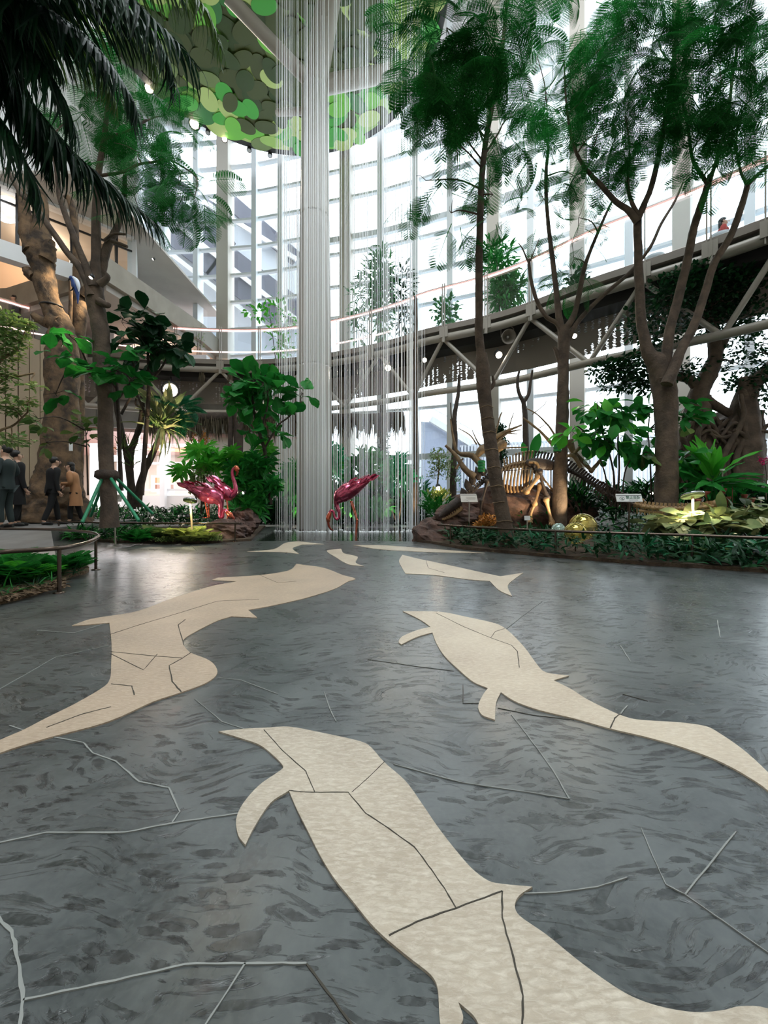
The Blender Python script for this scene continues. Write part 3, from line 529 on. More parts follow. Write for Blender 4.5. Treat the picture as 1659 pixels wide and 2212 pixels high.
# middle storey behind the walkway
mb = MB(); ribbon(mb, [A(-24,18.6), A(-11.3,18.6)], 7, 8.2, thick=.15); tag(mb.build('wall_middle_left', M['beige']), kind='structure')
mb = MB(); ribbon(mb, [A(-11.6,21.5), A(-8.4,21.5)], 7, 8.3, thick=.15); tag(mb.build('wall_middle_shop', mat('pink_cream_wall', (.75,.52,.42), .7)), kind='structure')
mb = MB(); c = P(244,690,17.5); box(mb, (c[0], c[1], 7.7), (.22,.22,1.4)); tag(mb.build('trim_2', M['white']), kind='structure')
for k, (px, py) in enumerate(((322,716),(272,735),(345,722))):
    c = P(px, py, 19.8); L = thing('pendant_lamp', ['glowing round pendant lamp on the middle floor behind the dark broad leaves','glowing pendant lamp low on the middle floor beside the smooth trunk','small glowing pendant lamp on the middle floor, right of the other two'][k], 'lamp', c)
    mb = MB(); ball(mb, c, .16 if k < 2 else .1, 10); mb.build('shade', emat('glowing_globe_%d' % k, (1,.8,.68), 9), L); mb = MB(); tube(mb, [c+A(0,0,.15), A(c[0], c[1], 8.3)], .01, 5); mb.build('cord', M['black'], L)
mb = MB(); prism(mb, [A(-24,16.2), A(-8.4,20.2), A(-8.4,22.4), A(-24,24)], 6.6, 6.98); tag(mb.build('floor_middle', M['concrete']), kind='structure')
# lower storey
mb = MB(); cv = [A(-24,12.5), A(-14,12.6), A(-12.2,13.0), A(-11.5,13.8), A(-11.5,15.2)]; ribbon(mb, smooth(cv, 4), 0, 6.2, thick=.3); tag(mb.build('wall_left_curved', mat('warm_beige_wall', (.42,.32,.21), .7, col2=(.36,.27,.18), nz=.8)), kind='structure')
mb = MB(); ribbon(mb, [A(-24,17.2), A(-12.5,18.2), A(-7.2,20.2), A(-3.0,21.3)], 4.15, 5.6, thick=.3); tag(mb.build('wall_lower_fascia', M['concrete']), kind='structure')
mb = MB(); prism(mb, [A(-24,17.3), A(-12.5,18.3), A(-7.2,20.3), A(-3.0,21.4), A(-3.0,22), A(-8,29), A(-24,29)], 4.0, 4.15); tag(mb.build('ceiling_lower_shop', mat('pink_ceiling', (.80,.55,.52), .6)), kind='structure')
mb = MB(); ribbon(mb, [A(-26,28), A(-8,28)], 0, 4, thick=.2); ribbon(mb, [A(-9.0,20.2), A(-3.6,20.8)], 0, 4, thick=.2); tag(mb.build('wall_lower_shop', mat('cream_wall', (.72,.66,.58), .7)), kind='structure')
mb = MB(); bar(mb, P(237,958,24), P(420,968,24), .15, .55); tag(mb.build('trim_3', mat('salmon_valance', (.72,.30,.16), .6)), kind='structure')
for i, (px, py, lb) in enumerate(((262,990,'long white light box in the lower shop, left of the forked stems'),(300,990,'long white light box in the lower shop, right of the forked stems'))):
    c = P(px, py, 19); o = MB(); box(o, c, (.72,.2,.26)); box(o, c+A(0,.05,(4-c[2])/2), (.04,.04,4-c[2])); tag(o.build('light_box', M['ledw']), lb, 'light')
c = P(352,1045,23.8); S = thing('shop_poster', 'wall poster of orange and brown squares in the bright lower shop', 'poster', c)
mb = MB(); box(mb, c, (1.35,.05,.95)); mb.build('board', mat('white_board', (.8,.7,.68), .6), S)
for i in range(3):
    for j in range(2):
        mb = MB(); box(mb, c+A(-.38+.38*i+.1, -.04, .2-.4*j), (.27,.02,.3)); mb.build('panel', mat('poster_panel', [(.6,.25,.1),(.3,.12,.07),(.65,.4,.2),(.45,.2,.12),(.75,.5,.3),(.35,.2,.15)][i*2+j], .6), S)
mb = MB()
for px in (205,225): mb = MB(); c = P(px, 1010, 19.5); box(mb, A(c[0], c[1], 1.8), (.35,.2,3.6)); tag(mb.build('display_panel', emat('bright_panel_%d' % px, (.9,.95,1), 1.3)), 'tall bright display panel in the shop, '+('nearer the big rough trunk' if px == 205 else 'directly beside the smooth trunk'), 'display')
# ------------------------------------------------------------------ leaf shapes (unit length along +Y)
def proto_broad(w=.6, n=5, fold=.12, curl=.25, obov=.6, wave=0):
    V = []; 
    for i in range(n+1):
        t = i/n; ww = w/2*math.sin(math.pi*min(1, t**(1.0 if obov == .5 else .8 if obov < .5 else 1.35)))**.75 if 0 < i < n else .012
        z = -curl*t*t+.08*t
        for s in (-1, -.5, 0, .5, 1): V.append((s*ww, t, z+abs(s)*ww*fold*2+(wave*math.sin(t*19+s) if abs(s) == 1 else 0)))
    i, j = np.meshgrid(np.arange(n), np.arange(4), indexing='ij'); b = (i*5+j).ravel()
    return np.array(V), np.column_stack([b, b+1, b+6, b+5])
def proto_small(w=.5): return np.array([(0,0,0),(w/2,.45,.06),(0,1,-.05),(-w/2,.45,.06)], float), np.array([[0,1,2,3]])
def proto_blade(w=.06, curl=.5, n=4):
    V = []
    for i in range(n+1): t = i/n; ww = w/2*(1-t**2.2)+.002; V += [(-ww, t*(1-.15*t), -curl*t*t+.1*t), (0, t*(1-.15*t), -curl*t*t+.1*t-ww*.4), (ww, t*(1-.15*t), -curl*t*t+.1*t)]
    i, j = np.meshgrid(np.arange(n), np.arange(2), indexing='ij'); b = (i*3+j).ravel(); return np.array(V), np.column_stack([b, b+1, b+4, b+3])
def compose(parts):
    V = []; Fq = []; n = 0
    for v, f in parts: V.append(v); Fq.append(f+n); n += len(v)
    return np.concatenate(V), np.concatenate(Fq)
def place(pr, pos, d, up, s, wide=1):
    y = nrm(d); x = nrm(np.cross(y, up)); z = np.cross(x, y); R = np.column_stack([x*wide, y, z])*s; return pr[0]@R.T+pos, pr[1]
def proto_fern(n=18, w=.34, lw=.3, curl=.35):
    parts = [proto_blade(.02, curl, 5)]; sm = proto_small(lw)
    for i in range(1, n):
        t = i/n; L = w*math.sin(math.pi*min(1, t*.9+.12))**.8+.02; c = A(0, t*(1-.15*t), -curl*t*t+.1*t)
        for s in (-1, 1): parts.append(place(sm, c, A(s, .35, -.15), A(0,0,1), L))
    return compose(parts)
def proto_feather(n=13, m=20, curl=.22):
    parts = [proto_blade(.014, curl, 6)]
    lf = np.array([(0,0,0),(.30,.5,0),(0,1,0),(-.30,.5,0)], float)
    for i in range(2, n):
        t = i/n; Lp = .42*math.sin(math.pi*min(1, t*.82+.15))**.7; c = A(0, t*(1-.15*t), -curl*t*t+.1*t)
        for s in (-1, 1):
            ax = nrm(A(s, .55, -.25)); sd = nrm(np.cross(ax, A(0,0,1)))
            V = []; k = np.arange(1, m+1)/m; cc = c+np.outer(k*Lp, ax)+np.outer(-k*k*Lp*.15, A(0,0,1))
            L = .046*np.sin(np.pi*np.minimum(1, k*.85+.1))**.5
            for q in (-1, 1):
                dd = nrm(sd*q+ax*.35); ww = np.cross(dd, A(0,0,1))
                a0 = cc; a1 = cc+dd*L[:,None]*.5+ww*L[:,None]*.16; a2 = cc+dd*L[:,None]; a3 = cc+dd*L[:,None]*.5-ww*L[:,None]*.16
                V.append(np.stack([a0, a1, a2, a3], 1).reshape(-1, 3))
            V = np.concatenate(V); f = np.arange(len(V)).reshape(-1, 4); parts.append((V, f))
            # pinna stalk
            e = cc[-1]; o = sd*.003; parts.append((np.array([c-o, c+o, e+o, e-o]), np.array([[0,1,2,3]])))
    return compose(parts)
def proto_palmate(k=8, w=.32):
    lf = proto_broad(w, 4, .1, .35, .6); parts = []
    for i in range(k):
        a = 2*math.pi*i/k; parts.append(place(lf, A(0,0,0), A(math.cos(a), math.sin(a), -.15+.1*math.sin(i*5)), A(0,0,1), .9+.15*math.sin(i*3.1)))
    return compose(parts)
PR = dict(broad=proto_broad(.62, 5, .12, .3, .7), fiddle=proto_broad(.7, 6, .1, .35, .7, .03), oval=proto_broad(.55, 3, .1, .2, .5), lance=proto_broad(.24, 4, .12, .45, .45), small=proto_small(.5), tiny=proto_small(.42),
    blade=proto_blade(), wide_blade=proto_blade(.13, .55, 5), fern=proto_fern(), feather=proto_feather(), palmate=proto_palmate(), calathea=proto_broad(.52, 5, .06, .35, .5), nest=proto_broad(.2, 7, .15, .3, .45, .02), feather_small=proto_feather(9, 8, .4))
def scatter(mb, pr, pos, dirs, ups, sc, mi=0):
    V, Fq = PR[pr] if isinstance(pr, str) else pr
    pos = np.asarray(pos); y = nrm(dirs); x = nrm(np.cross(y, ups)); z = np.cross(x, y); n = len(pos); s = np.broadcast_to(np.asarray(sc, float), (n,))
    R = np.stack([x, y, z], 2)*s[:, None, None]; out = np.einsum('nij,vj->nvi', R, V)+pos[:, None, :]
    f = (Fq[None]+np.arange(n)[:, None, None]*len(V)).reshape(-1, Fq.shape[1]); mb.add(out.reshape(-1, 3), f, mi, False)
def blob_pts(px, py, rx, ry, Y, n, rz=None):
    v = RS.randn(n, 3); v = nrm(v)*(RS.rand(n, 1)**.45); rz = rz if rz is not None else max(rx, ry)/F*Y
    c = P(px, py, Y); return c+v*np.array([rx/F*Y, rz, ry/F*Y]), v, c
def leaves(mb, blobs, pr, size, mode='out', var=.3, mi=0):
    for b in blobs:
        if pr == 'feather': b = (b[0], b[1], b[2]*1.35, b[3]*1.3, b[4], int(b[5]*1.5))
        pos, v, c = blob_pts(*b[:6], *(b[6:7])); n = len(pos)
        if mode == 'out': d = v+RS.randn(n, 3)*.45+A(0,0,.15)
        elif mode == 'droop': d = v*A(1,1,.3)+RS.randn(n, 3)*.4+A(0,0,-.35)
        elif mode == 'up': d = v*A(.9,.9,.3)+RS.randn(n, 3)*.25+A(0,0,.7)
        elif mode == 'flat': d = RS.randn(n, 3)*A(1,1,.2)+v*.5
        else: d = RS.randn(n, 3)
        up = A(0,0,1)+RS.randn(n, 3)*.35
        scatter(mb, pr, pos, d, up, size*(1-var/2+var*RS.rand(n)), mi)
def twigs(mb, blobs, src, r=.012, k=4, mi=0):
    src = np.asarray(src)
    for b in blobs:
        c = P(b[0], b[1], b[4]); j = np.argmin(np.linalg.norm(src-c, axis=1)); s = src[j]; L = np.linalg.norm(c-s)
        if L > .05: tube(mb, [s, (s+c)/2+RS.randn(3)*L*.08+A(0,0,L*.08), c], [r*1.5, r*.6], 5, 4, mi=mi)
        for q in range(k):
            pos, v, _ = blob_pts(*b[:5], 1); tube(mb, [c, (c+pos[0])/2+RS.randn(3)*.03, pos[0]], [r*.6, r*.25], 4, 2, mi=mi)
def pxl(l, Y=None): return [P(*p) if len(p) == 3 else P(p[0], p[1], Y) for p in l]
def plant(name, label, cat, base, stems=(), bark='bark', foliage=(), group=None, tw=True, jit=.06, stemname='trunk', k=4):
    """stems: (pixel polyline, depth, radii) ; foliage: (leaf shape, material, blobs, size, mode)"""
    T = thing(name, label, cat, base, group); src = []; mb = MB()
    for l, Y, r in stems:
        p = smooth(pxl(l, Y), 5); tube(mb, p, r, 12 if max(np.atleast_1d(r)) > .06 else 7, 1, jit); src.append(p)
    fol = MB(); mats = []
    src = np.concatenate(src) if src else np.array([base])
    for i, (pr, m, bl, size, mode) in enumerate(foliage):
        leaves(fol, bl, pr, size, mode, mi=i); mats.append(M[m])
        if tw: twigs(mb, bl, src, .012 if size > .15 else .008, k)
    if mb.V: mb.build(stemname, M[bark], T)
    if foliage: fol.build('foliage', mats, T)
    return T
# ------------------------------------------------------------------ planting beds
right_edge = [G(900,1171), G(930,1174), G(1000,1187), G(1100,1196), G(1200,1205), G(1300,1213), G(1400,1222), G(1500,1227), G(1659,1238), G(2000,1260)]
mb = MB(); prism(mb, [p[:2] for p in right_edge]+[A(12,8), A(10,14.4), A(2.2,14.45)], 0, .05); tag(mb.build('right_bed_soil', M['soil']), kind='structure')
left_edge = [G(543,1168.5), G(480,1172.5), G(420,1174), G(330,1173), G(250,1173), G(215,1170), G(175,1166), G(120,1164), G(110,1157)]
mb = MB(); prism(mb, [p[:2] for p in left_edge]+[A(-8.2,10.5), A(-9.4,13.2), A(-4.1,14.4)], 0, .05); tag(mb.build('left_bed_soil', M['soil']), kind='structure')
isl = [(-140,1342),(0,1306),(60,1291),(105,1277),(140,1270),(142,1258),(150,1248),(186,1240),(190,1229),(150,1216),(60,1212),(-60,1212),(-160,1230)]
mb = MB(); prism(mb, cat2([G(*p) for p in isl]), 0, .04); tag(mb.build('left_island_soil', M['litter']), kind='structure')
# fallen leaves at the island rim
mb = MB(); pos = []
for i in range(420):
    t = RS.rand(); a = G(-60+t*200, 1312-t*46-RS.rand()*16, .045); pos.append(a)
scatter(mb, 'small', np.array(pos), RS.randn(len(pos), 3)*A(1,1,.1), A(0,0,1)+RS.randn(len(pos), 3)*.2, .05+.04*RS.rand(len(pos)))
tag(mb.build('fallen_leaves', M['litter']), 'dry brown leaves strewn along the rim of the near left planting island', 'leaf litter', kind='stuff')
# ramped side path on the left
mb = MB(); V = np.array([[-5.2,6.6,-.01],[-16,6.6,-.01],[-16,9.0,.29],[-7.2,9.0,.29],[-8.0,13.5,.3],[-16,13.5,.3],[-5.2,6.6,-.3],[-16,6.6,-.3],[-16,13.5,-.3],[-8.0,13.5,-.3],[-7.2,9.0,-.3]])
mb.add(V, [0,3,2,1], 0, False); mb.add(V, [3,4,5,2], 0, False); mb.add(V, [0,6,10,3], 0, False); mb.add(V, [3,10,9,4], 0, False); tag(mb.build('side_path', mat('grey_paving', (.22,.215,.21), .6, col2=(.17,.165,.16), nz=3)), kind='structure')
def rockthing(label, px, py, Y, r, seed, amp=.35, fr=1.6, name='boulder', m='rock', z=None, group=None):
    c = P(px, py, Y); mb = MB(); ball(mb, c, np.array(r, float), 22, amp, fr, seed, sm=False); o = mb.build(name, M[m]); tag(o, label, 'rock', group); return o
rockthing('red-brown boulder at the right end of the pool, beside the water strings', 937, 1158, 9.2, (.48,.45,.33), 1)
rockthing('low red-brown rock behind the pool-side boulder, below the skull of the skeleton', 990, 1120, 9.9, (.6,.4,.35), 2)
rockthing('large dark red rock mound under the ribs of the dinosaur skeleton', 1105, 1105, 10.3, (1.35,.5,.62), 3, .3, 1.4)
rockthing('dark slab of rock under the hips of the skeleton', 1190, 1105, 10.8, (1.1,.5,.62), 4, .3, 1.4)
rockthing('orange-lit layered boulder under the lowered flamingo heads', 492, 1150, 9.6, (.52,.42,.30), 5)
rockthing('dark rock rising behind the upright flamingo', 530, 1128, 10.6, (.35,.35,.34), 6)
# ------------------------------------------------------------------ slender trees on the right
t = plant('slender_tree', 'leaning slender tree just right of the pool, whose trunk crosses in front of the skeleton', 'tree', P(1099,1188,7.5),
  [([(1099,1192),(1093,1150),(1082,1090),(1070,1030),(1060,960),(1052,900),(1046,850),(1043,800),(1040,765)], 7.5, [.15,.14,.125,.12,.12,.115,.125,.13,.10]),
   ([(1046,840),(1040,775),(1035,727),(1035,667),(1035,595),(1036,522),(1038,450),(1041,380),(1050,300),(1065,220),(1085,100),(1098,-20)], 7.5, [.10,.08,.075,.07,.07,.065,.06,.055,.05,.04,.035,.03]),
   ([(1065,220),(1090,180),(1120,160)], 7.5, [.02,.012]), ([(1050,330),(1075,290),(1085,270)], 7.5, [.02,.012]), ([(1052,845),(1066,830),(1064,812)], 7.5, [.05,.02])], 'bark',
  [('feather','feathery_leaf',[(965,60,80,90,6.2,26),(1040,60,80,90,6.0,26),(990,170,80,60,6.4,18),(930,150,50,60,6.4,10),(940,250,60,60,6.8,10),(985,310,50,70,7,9),(1065,420,40,90,7.4,9),(1060,260,50,80,7.3,9),(920,390,50,30,7.4,4),(975,460,25,60,7.4,4),(1110,250,50,90,7.6,8)], .74, 'droop')], k=2)
# pruning rings on the lower trunk
mb = MB()
for k, (px, py, r) in enumerate(((1096,1165,.148),(1089,1125,.14),(1079,1085,.128),(1073,1050,.125),(1067,1010,.123),(1061,972,.123),(1056,935,.122),(1053,905,.12),(1050,880,.12))):
    c = P(px, py, 7.5); a = np.linspace(3.3, 6.1, 9); tube(mb, [c+A(math.cos(q)*r, math.sin(q)*r, .012*math.sin(q*3)) for q in a], .008, 5)
mb.build('scar_rings', M['barkg'], t)
plant('straight_tree', 'straight brown trunk behind the skeleton that splits into thin upright limbs at the walkway', 'tree', P(1208,1135,9.6),
  [([(1208,1140),(1209,1080),(1211,1000),(1214,920),(1216,850),(1217,780),(1218,730),(1218,705)], 9.6, [.17,.16,.15,.145,.13,.125,.13,.12]),
   ([(1217,730),(1204,700),(1180,684),(1160,650),(1147,605),(1143,572),(1143,560)], 9.6, [.07,.05,.045,.04,.035,.03]),([(1143,572),(1130,540),(1120,525)], 9.6, [.02,.01]),([(1143,570),(1155,540),(1165,515)], 9.6, [.015,.008]),
   ([(1218,720),(1208,690),(1203,640),(1196,580),(1186,500),(1180,430),(1180,370),(1184,325)], 9.6, [.08,.075,.06,.05,.04,.04,.03]),
   ([(1219,715),(1240,680),(1252,630),(1262,580),(1280,530),(1310,460),(1325,430)], 9.6, [.08,.06,.055,.04,.03,.02]),
   ([(1222,745),(1245,700),(1280,660),(1319,624),(1363,586),(1404,535),(1428,484),(1457,436),(1475,395)], 9.6, [.07,.05,.045,.04,.035,.03,.02]),
   ([(1215,800),(1202,760),(1197,750)], 9.6, [.06,.04])], 'bark',
  [('feather','feathery_leaf',[(1180,300,50,50,9.4,7),(1240,560,35,60,9.5,9),(1250,470,30,70,9.5,8),(1240,380,30,60,9.5,8),(1160,120,50,110,9,12),(1180,200,60,60,9,8),(1175,430,50,40,9.4,4)], .75, 'droop')], k=2)
plant('forked_tree', 'thick-trunked tree on the right forking into three tall bare limbs below the walkway', 'tree', P(1438,1120,8.6),
  [([(1438,1135),(1439,1080),(1440,1000),(1440,930),(1438,870),(1432,820),(1420,785),(1402,765),(1392,730),(1385,689),(1381,617),(1378,520),(1377,472)], 8.6, [.25,.215,.205,.205,.22,.23,.21,.13,.10,.095,.085,.075,.075]),
   ([(1377,480),(1358,455),(1331,436),(1298,400),(1262,360),(1238,310),(1224,230),(1218,130)], 8.5, [.07,.06,.05,.045,.035,.03,.02,.012]),
   ([(1377,475),(1392,440),(1408,400),(1428,310),(1445,210),(1458,110),(1468,-20)], 8.5, [.07,.06,.055,.05,.045,.04,.03]),
   ([(1380,470),(1362,430),(1356,395),(1360,350)], 8.5, [.05,.035,.03,.02]),
   ([(1432,820),(1440,770),(1447,713),(1469,629),(1486,557),(1496,504),(1512,450),(1526,408),(1535,378)], 8.5, [.12,.10,.09,.08,.075,.07,.06,.055]),
   ([(1530,400),(1510,370),(1495,340),(1485,270),(1470,200),(1460,150)], 8.4, [.04,.035,.03,.025,.02,.012]),([(1533,390),(1550,340),(1570,260),(1585,150),(1600,60)], 8.4, [.04,.035,.03,.025,.015]),
   ([(1440,830),(1458,790),(1471,757),(1500,701),(1524,629),(1543,569),(1580,506),(1600,450),(1612,410),(1617,390)], 8.3, [.11,.10,.09,.075,.07,.065,.06,.05,.05]),
   ([(1614,400),(1600,370),(1590,320),(1592,290)], 8.2, [.03,.02,.015]),([(1614,400),(1640,375),(1680,340)], 8.2, [.045,.035,.03])], 'bark',
  [('feather','feathery_leaf',[(1290,60,60,70,7.8,16),(1370,60,60,70,7.6,16),(1450,40,60,60,7.6,16),(1530,60,60,80,7.5,20),(1620,60,60,90,7.4,22),(1300,180,60,60,8,14),(1380,160,60,60,8,14),(1350,250,60,60,8,12),(1290,290,50,60,8.2,12),(1470,180,60,60,7.8,14),(1560,180,60,60,7.6,16),(1630,200,50,70,7.5,16),(1440,270,60,60,8,10),(1530,280,60,60,7.9,14),(1620,300,50,60,7.8,12),(1340,330,40,40,8.2,6),(1560,340,50,30,8,5),(1250,150,40,80,8.2,12)], .78, 'droop')], k=2)
# banyan on its root mass
B = thing('banyan_tree', 'old banyan with tangled aerial roots and dark small-leaved crown at the right edge', 'tree', P(1570,1085,10.4)); mb = MB(); rr = random.Random(5)
def bl(l, Y, r, seg=9, sm=5): tube(mb, smooth(pxl(l, Y), sm), r, seg, 1, .07)
bl([(1490,1060),(1500,980),(1505,900),(1510,850),(1530,810),(1545,770),(1540,720),(1530,690)], 10.4, [.5,.42,.3,.22,.2,.16,.14,.10]); bl([(1600,1060),(1605,980),(1605,920),(1610,860),(1625,830),(1660,800),(1720,740)], 10.2, [.5,.42,.36,.24,.2,.17,.13])
bl([(1515,850),(1490,820),(1460,812),(1450,808)], 10.4, [.13,.11,.08]); bl([(1610,840),(1606,825),(1604,815)], 10.2, [.13,.1]); bl([(1520,860),(1560,885),(1600,905)], 10.3, [.12,.1,.1])
bl([(1545,770),(1580,700),(1600,650),(1640,600)], 10.4, [.12,.1,.06,.04]); bl([(1530,700),(1490,660),(1450,640)], 10.4, [.08,.06,.03]); bl([(1530,690),(1540,640),(1560,600)], 10.4, [.08,.06,.03])
ball(mb, P(1555,960,10.9), (1.0,.6,.75), 16, .3, 2, 5)
for i in range(30):
    x0 = rr.uniform(1480,1650); x1 = x0+rr.uniform(-45,45); xm = (x0+x1)/2+rr.uniform(-25,25); top = rr.uniform(850,900) if (1490 < x0 < 1540 or x0 > 1590) else rr.uniform(900,930)
    bl([(x0,top),(xm,(top+985)/2-10),(x1,985+rr.uniform(-5,15)),(x1+rr.uniform(-20,20),1065)], rr.uniform(9.9,10.3), [.05,.06,.075,.09], 7)
for i in range(7):
    x0 = 1480+i*26; bl([(x0,rr.uniform(930,960)),(x0+30,rr.uniform(900,950)),(x0+70,rr.uniform(930,990))], 9.95, [.035,.05,.03], 6)
bs = [(1450,640,60,50,10,260),(1380,700,40,40,10,120),(1500,610,60,40,10,260),(1570,620,60,50,10,300),(1640,610,50,60,10,260),(1530,690,60,40,10.3,200),(1600,700,60,45,10.2,240),(1440,720,40,40,10.2,100),(1370,790,50,25,9.8,200),(1310,800,40,22,9.8,160),(1410,760,30,25,9.9,90),(1640,760,40,60,10,110),(1660,840,40,50,10,150),(1580,780,40,30,10.3,70),(1400,830,30,22,9.9,100),(1345,830,50,16,9.9,120),(1480,800,40,24,10.2,80),(1600,830,40,15,10.3,90)]
twigs(mb, bs, np.array(pxl([(1530,700),(1450,808),(1560,600),(1450,640),(1640,600),(1660,800),(1545,770)], 10.3)), .02, 3); mb.build('trunk', M['bark'], B)
mb = MB(); leaves(mb, bs, 'oval', .13, 'out'); leaves(mb, [tuple(list(b[:5])+[int(b[5]*1.5)]) for b in bs], 'oval', .11, 'flat'); mb.build('foliage', M['dark_green_leaf'], B)
# thin sapling trunks by the window
plant('window_sapling', 'dark thin sapling standing left of the leaning tree, against the window', 'tree', P(980,1075,11.5), [([(978,1085),(980,1010),(983,950),(982,900),(990,850),(992,810)], 11.5, [.10,.085,.075,.065,.05,.04]),([(983,950),(975,900),(973,870)], 11.5, [.02,.012])], 'barkd', [('small','green_leaf',[(985,1030,14,30,11.4,90),(965,1000,20,30,11.4,60)], .07, 'rand')])
plant('y_shaped_sapling', 'dark Y-shaped sapling against the window between the leaning and the straight tree', 'tree', P(1135,1030,12.5), [([(1137,1146),(1137,1040),(1136,960),(1134,900),(1131,868)], 12.5, [.10,.10,.09,.08,.07]),([(1131,870),(1120,845),(1118,820),(1122,800)], 12.5, [.06,.05,.03]),([(1131,870),(1142,850),(1146,825),(1150,800)], 12.5, [.06,.05,.03])], 'barkd')
def deadwood(label, lines, base, name='dead_branch'):
    T = thing(name, label, 'branch', base); mb = MB()
    for l, Y, r in lines: tube(mb, smooth(pxl(l, Y), 4), r, 7, 1, .12)
    mb.build('wood', M['barkg'], T); return T
deadwood('pale bare antler-like branches spreading left of the leaning trunk above the dinosaur neck', [([(962,962),(985,985),(1005,1015),(1025,1030)],9.6,[.03,.045,.07,.09]),([(973,905),(980,950),(990,978),(1020,985),(1040,1005)],9.7,[.015,.03,.04,.07,.09]),([(1020,930),(1035,960),(1045,962)],9.7,[.01,.02,.03]),([(1030,985),(1045,970),(1075,985)],9.7,[.06,.11,.08]),([(1060,975),(1085,960),(1092,956)],9.6,[.12,.11,.07]),([(990,925),(1015,940),(1030,960)],9.6,[.01,.015,.02]),([(985,1013),(1000,990)],9.6,[.03,.02])], P(1035,1110,9.7))
deadwood('pale forked dead branches reaching right from behind the leaning trunk', [([(1070,945),(1092,932),(1110,925),(1127,918)],9.3,[.06,.035,.025,.02]),([(1070,950),(1095,935),(1105,932),(1125,928)],9.35,[.05,.03,.02,.01]),([(1070,940),(1080,900),(1085,890)],9.3,[.02,.01]),([(1098,930),(1105,905),(1110,892)],9.3,[.015,.008]),([(1080,968),(1105,967),(1140,966)],9.3,[.02,.018,.015]),([(1072,955),(1090,940),(1100,936),(1118,938)],9.3,[.03,.02,.01])], P(1060,1110,9.4))
deadwood('bare twiggy branches in front of the straight trunk and window', [([(1130,903),(1150,918),(1170,935),(1195,962)],9.2,[.02,.025,.03,.04]),([(1137,882),(1160,895),(1185,920),(1198,940)],9.3,[.01,.015,.02,.025]),([(1150,895),(1175,875),(1180,866)],9.3,[.01,.006]),([(1165,925),(1180,915)],9.3,[.01,.006])], P(1200,1110,9.3))
deadwood('gnarled driftwood branches behind the right-hand signboard', [([(1230,950),(1238,975),(1262,1000),(1280,1020)],9.3,[.09,.06,.05,.04]),([(1225,985),(1240,985),(1255,1010)],9.2,[.04,.05,.04]),([(1320,960),(1300,990),(1275,1020)],9.2,[.02,.035,.05]),([(1240,980),(1262,955)],9.2,[.04,.02])], P(1265,1110,9.3))
# ------------------------------------------------------------------ left trees
E = thing('pollarded_tree', 'massive rough-barked pollarded trunk on the left, lit golden on its right side', 'tree', P(120,1112,11.6)); mb = MB()
prof = [(118,1125,72),(120,1090,60),(125,1050,46),(130,1000,38),(134,900,31),(134,800,30),(134,740,27),(130,700,22),(112,665,19),(100,625,20),(92,580,21),(88,548,26),(86,520,22),(88,480,15),(88,440,13),(86,416,12)]
tube(mb, smooth([P(x, y, 11.6) for x, y, r in prof], 5), smooth([A(r/F*11.6, 0, 0) for x, y, r in prof], 5)[:,0], 26, 1, .10)
for l, r in (([(72,545),(60,500),(55,470),(50,430),(46,412)],[.2,.16,.13,.11,.09]),([(85,540),(62,515),(50,500)],[.2,.15,.12]),([(98,560),(108,530),(112,528)],[.16,.14,.1]),([(75,600),(62,590),(58,580)],[.12,.09]),([(110,690),(128,705),(140,700)],[.2,.2,.12]),([(110,700),(85,690),(72,680)],[.14,.1,.07])): tube(mb, smooth(pxl(l, 11.5), 4), np.array(r)*1.16, 12, 1, .14)
mb.build('trunk', M['barkr'], E); mb = MB(); c = P(112,662,11.6); lathe(mb, [(.27,-.02),(.285,0),(.27,.02)], c, 20); mb.build('strap', M['black'], E)
plant('second_stump', 'knotted shorter trunk with cut limbs standing between the two left-hand trunks', 'tree', P(172,1110,12.2), [([(160,1110),(165,1000),(168,900),(168,800),(170,720),(172,680),(168,640),(160,610)], 12.2, [.2,.18,.17,.17,.17,.2,.17,.12]),([(155,800),(150,740),(152,680),(153,640),(152,608)], 11.9, [.07,.06,.05,.05,.045]),([(180,640),(205,605),(216,560),(222,530)],12.2,[.16,.13,.10,.09]),([(165,560),(160,470),(150,430),(140,425)],12.2,[.08,.1,.08,.05]),([(168,650),(166,600),(165,560)],12.2,[.14,.1,.08])], 'barkr')
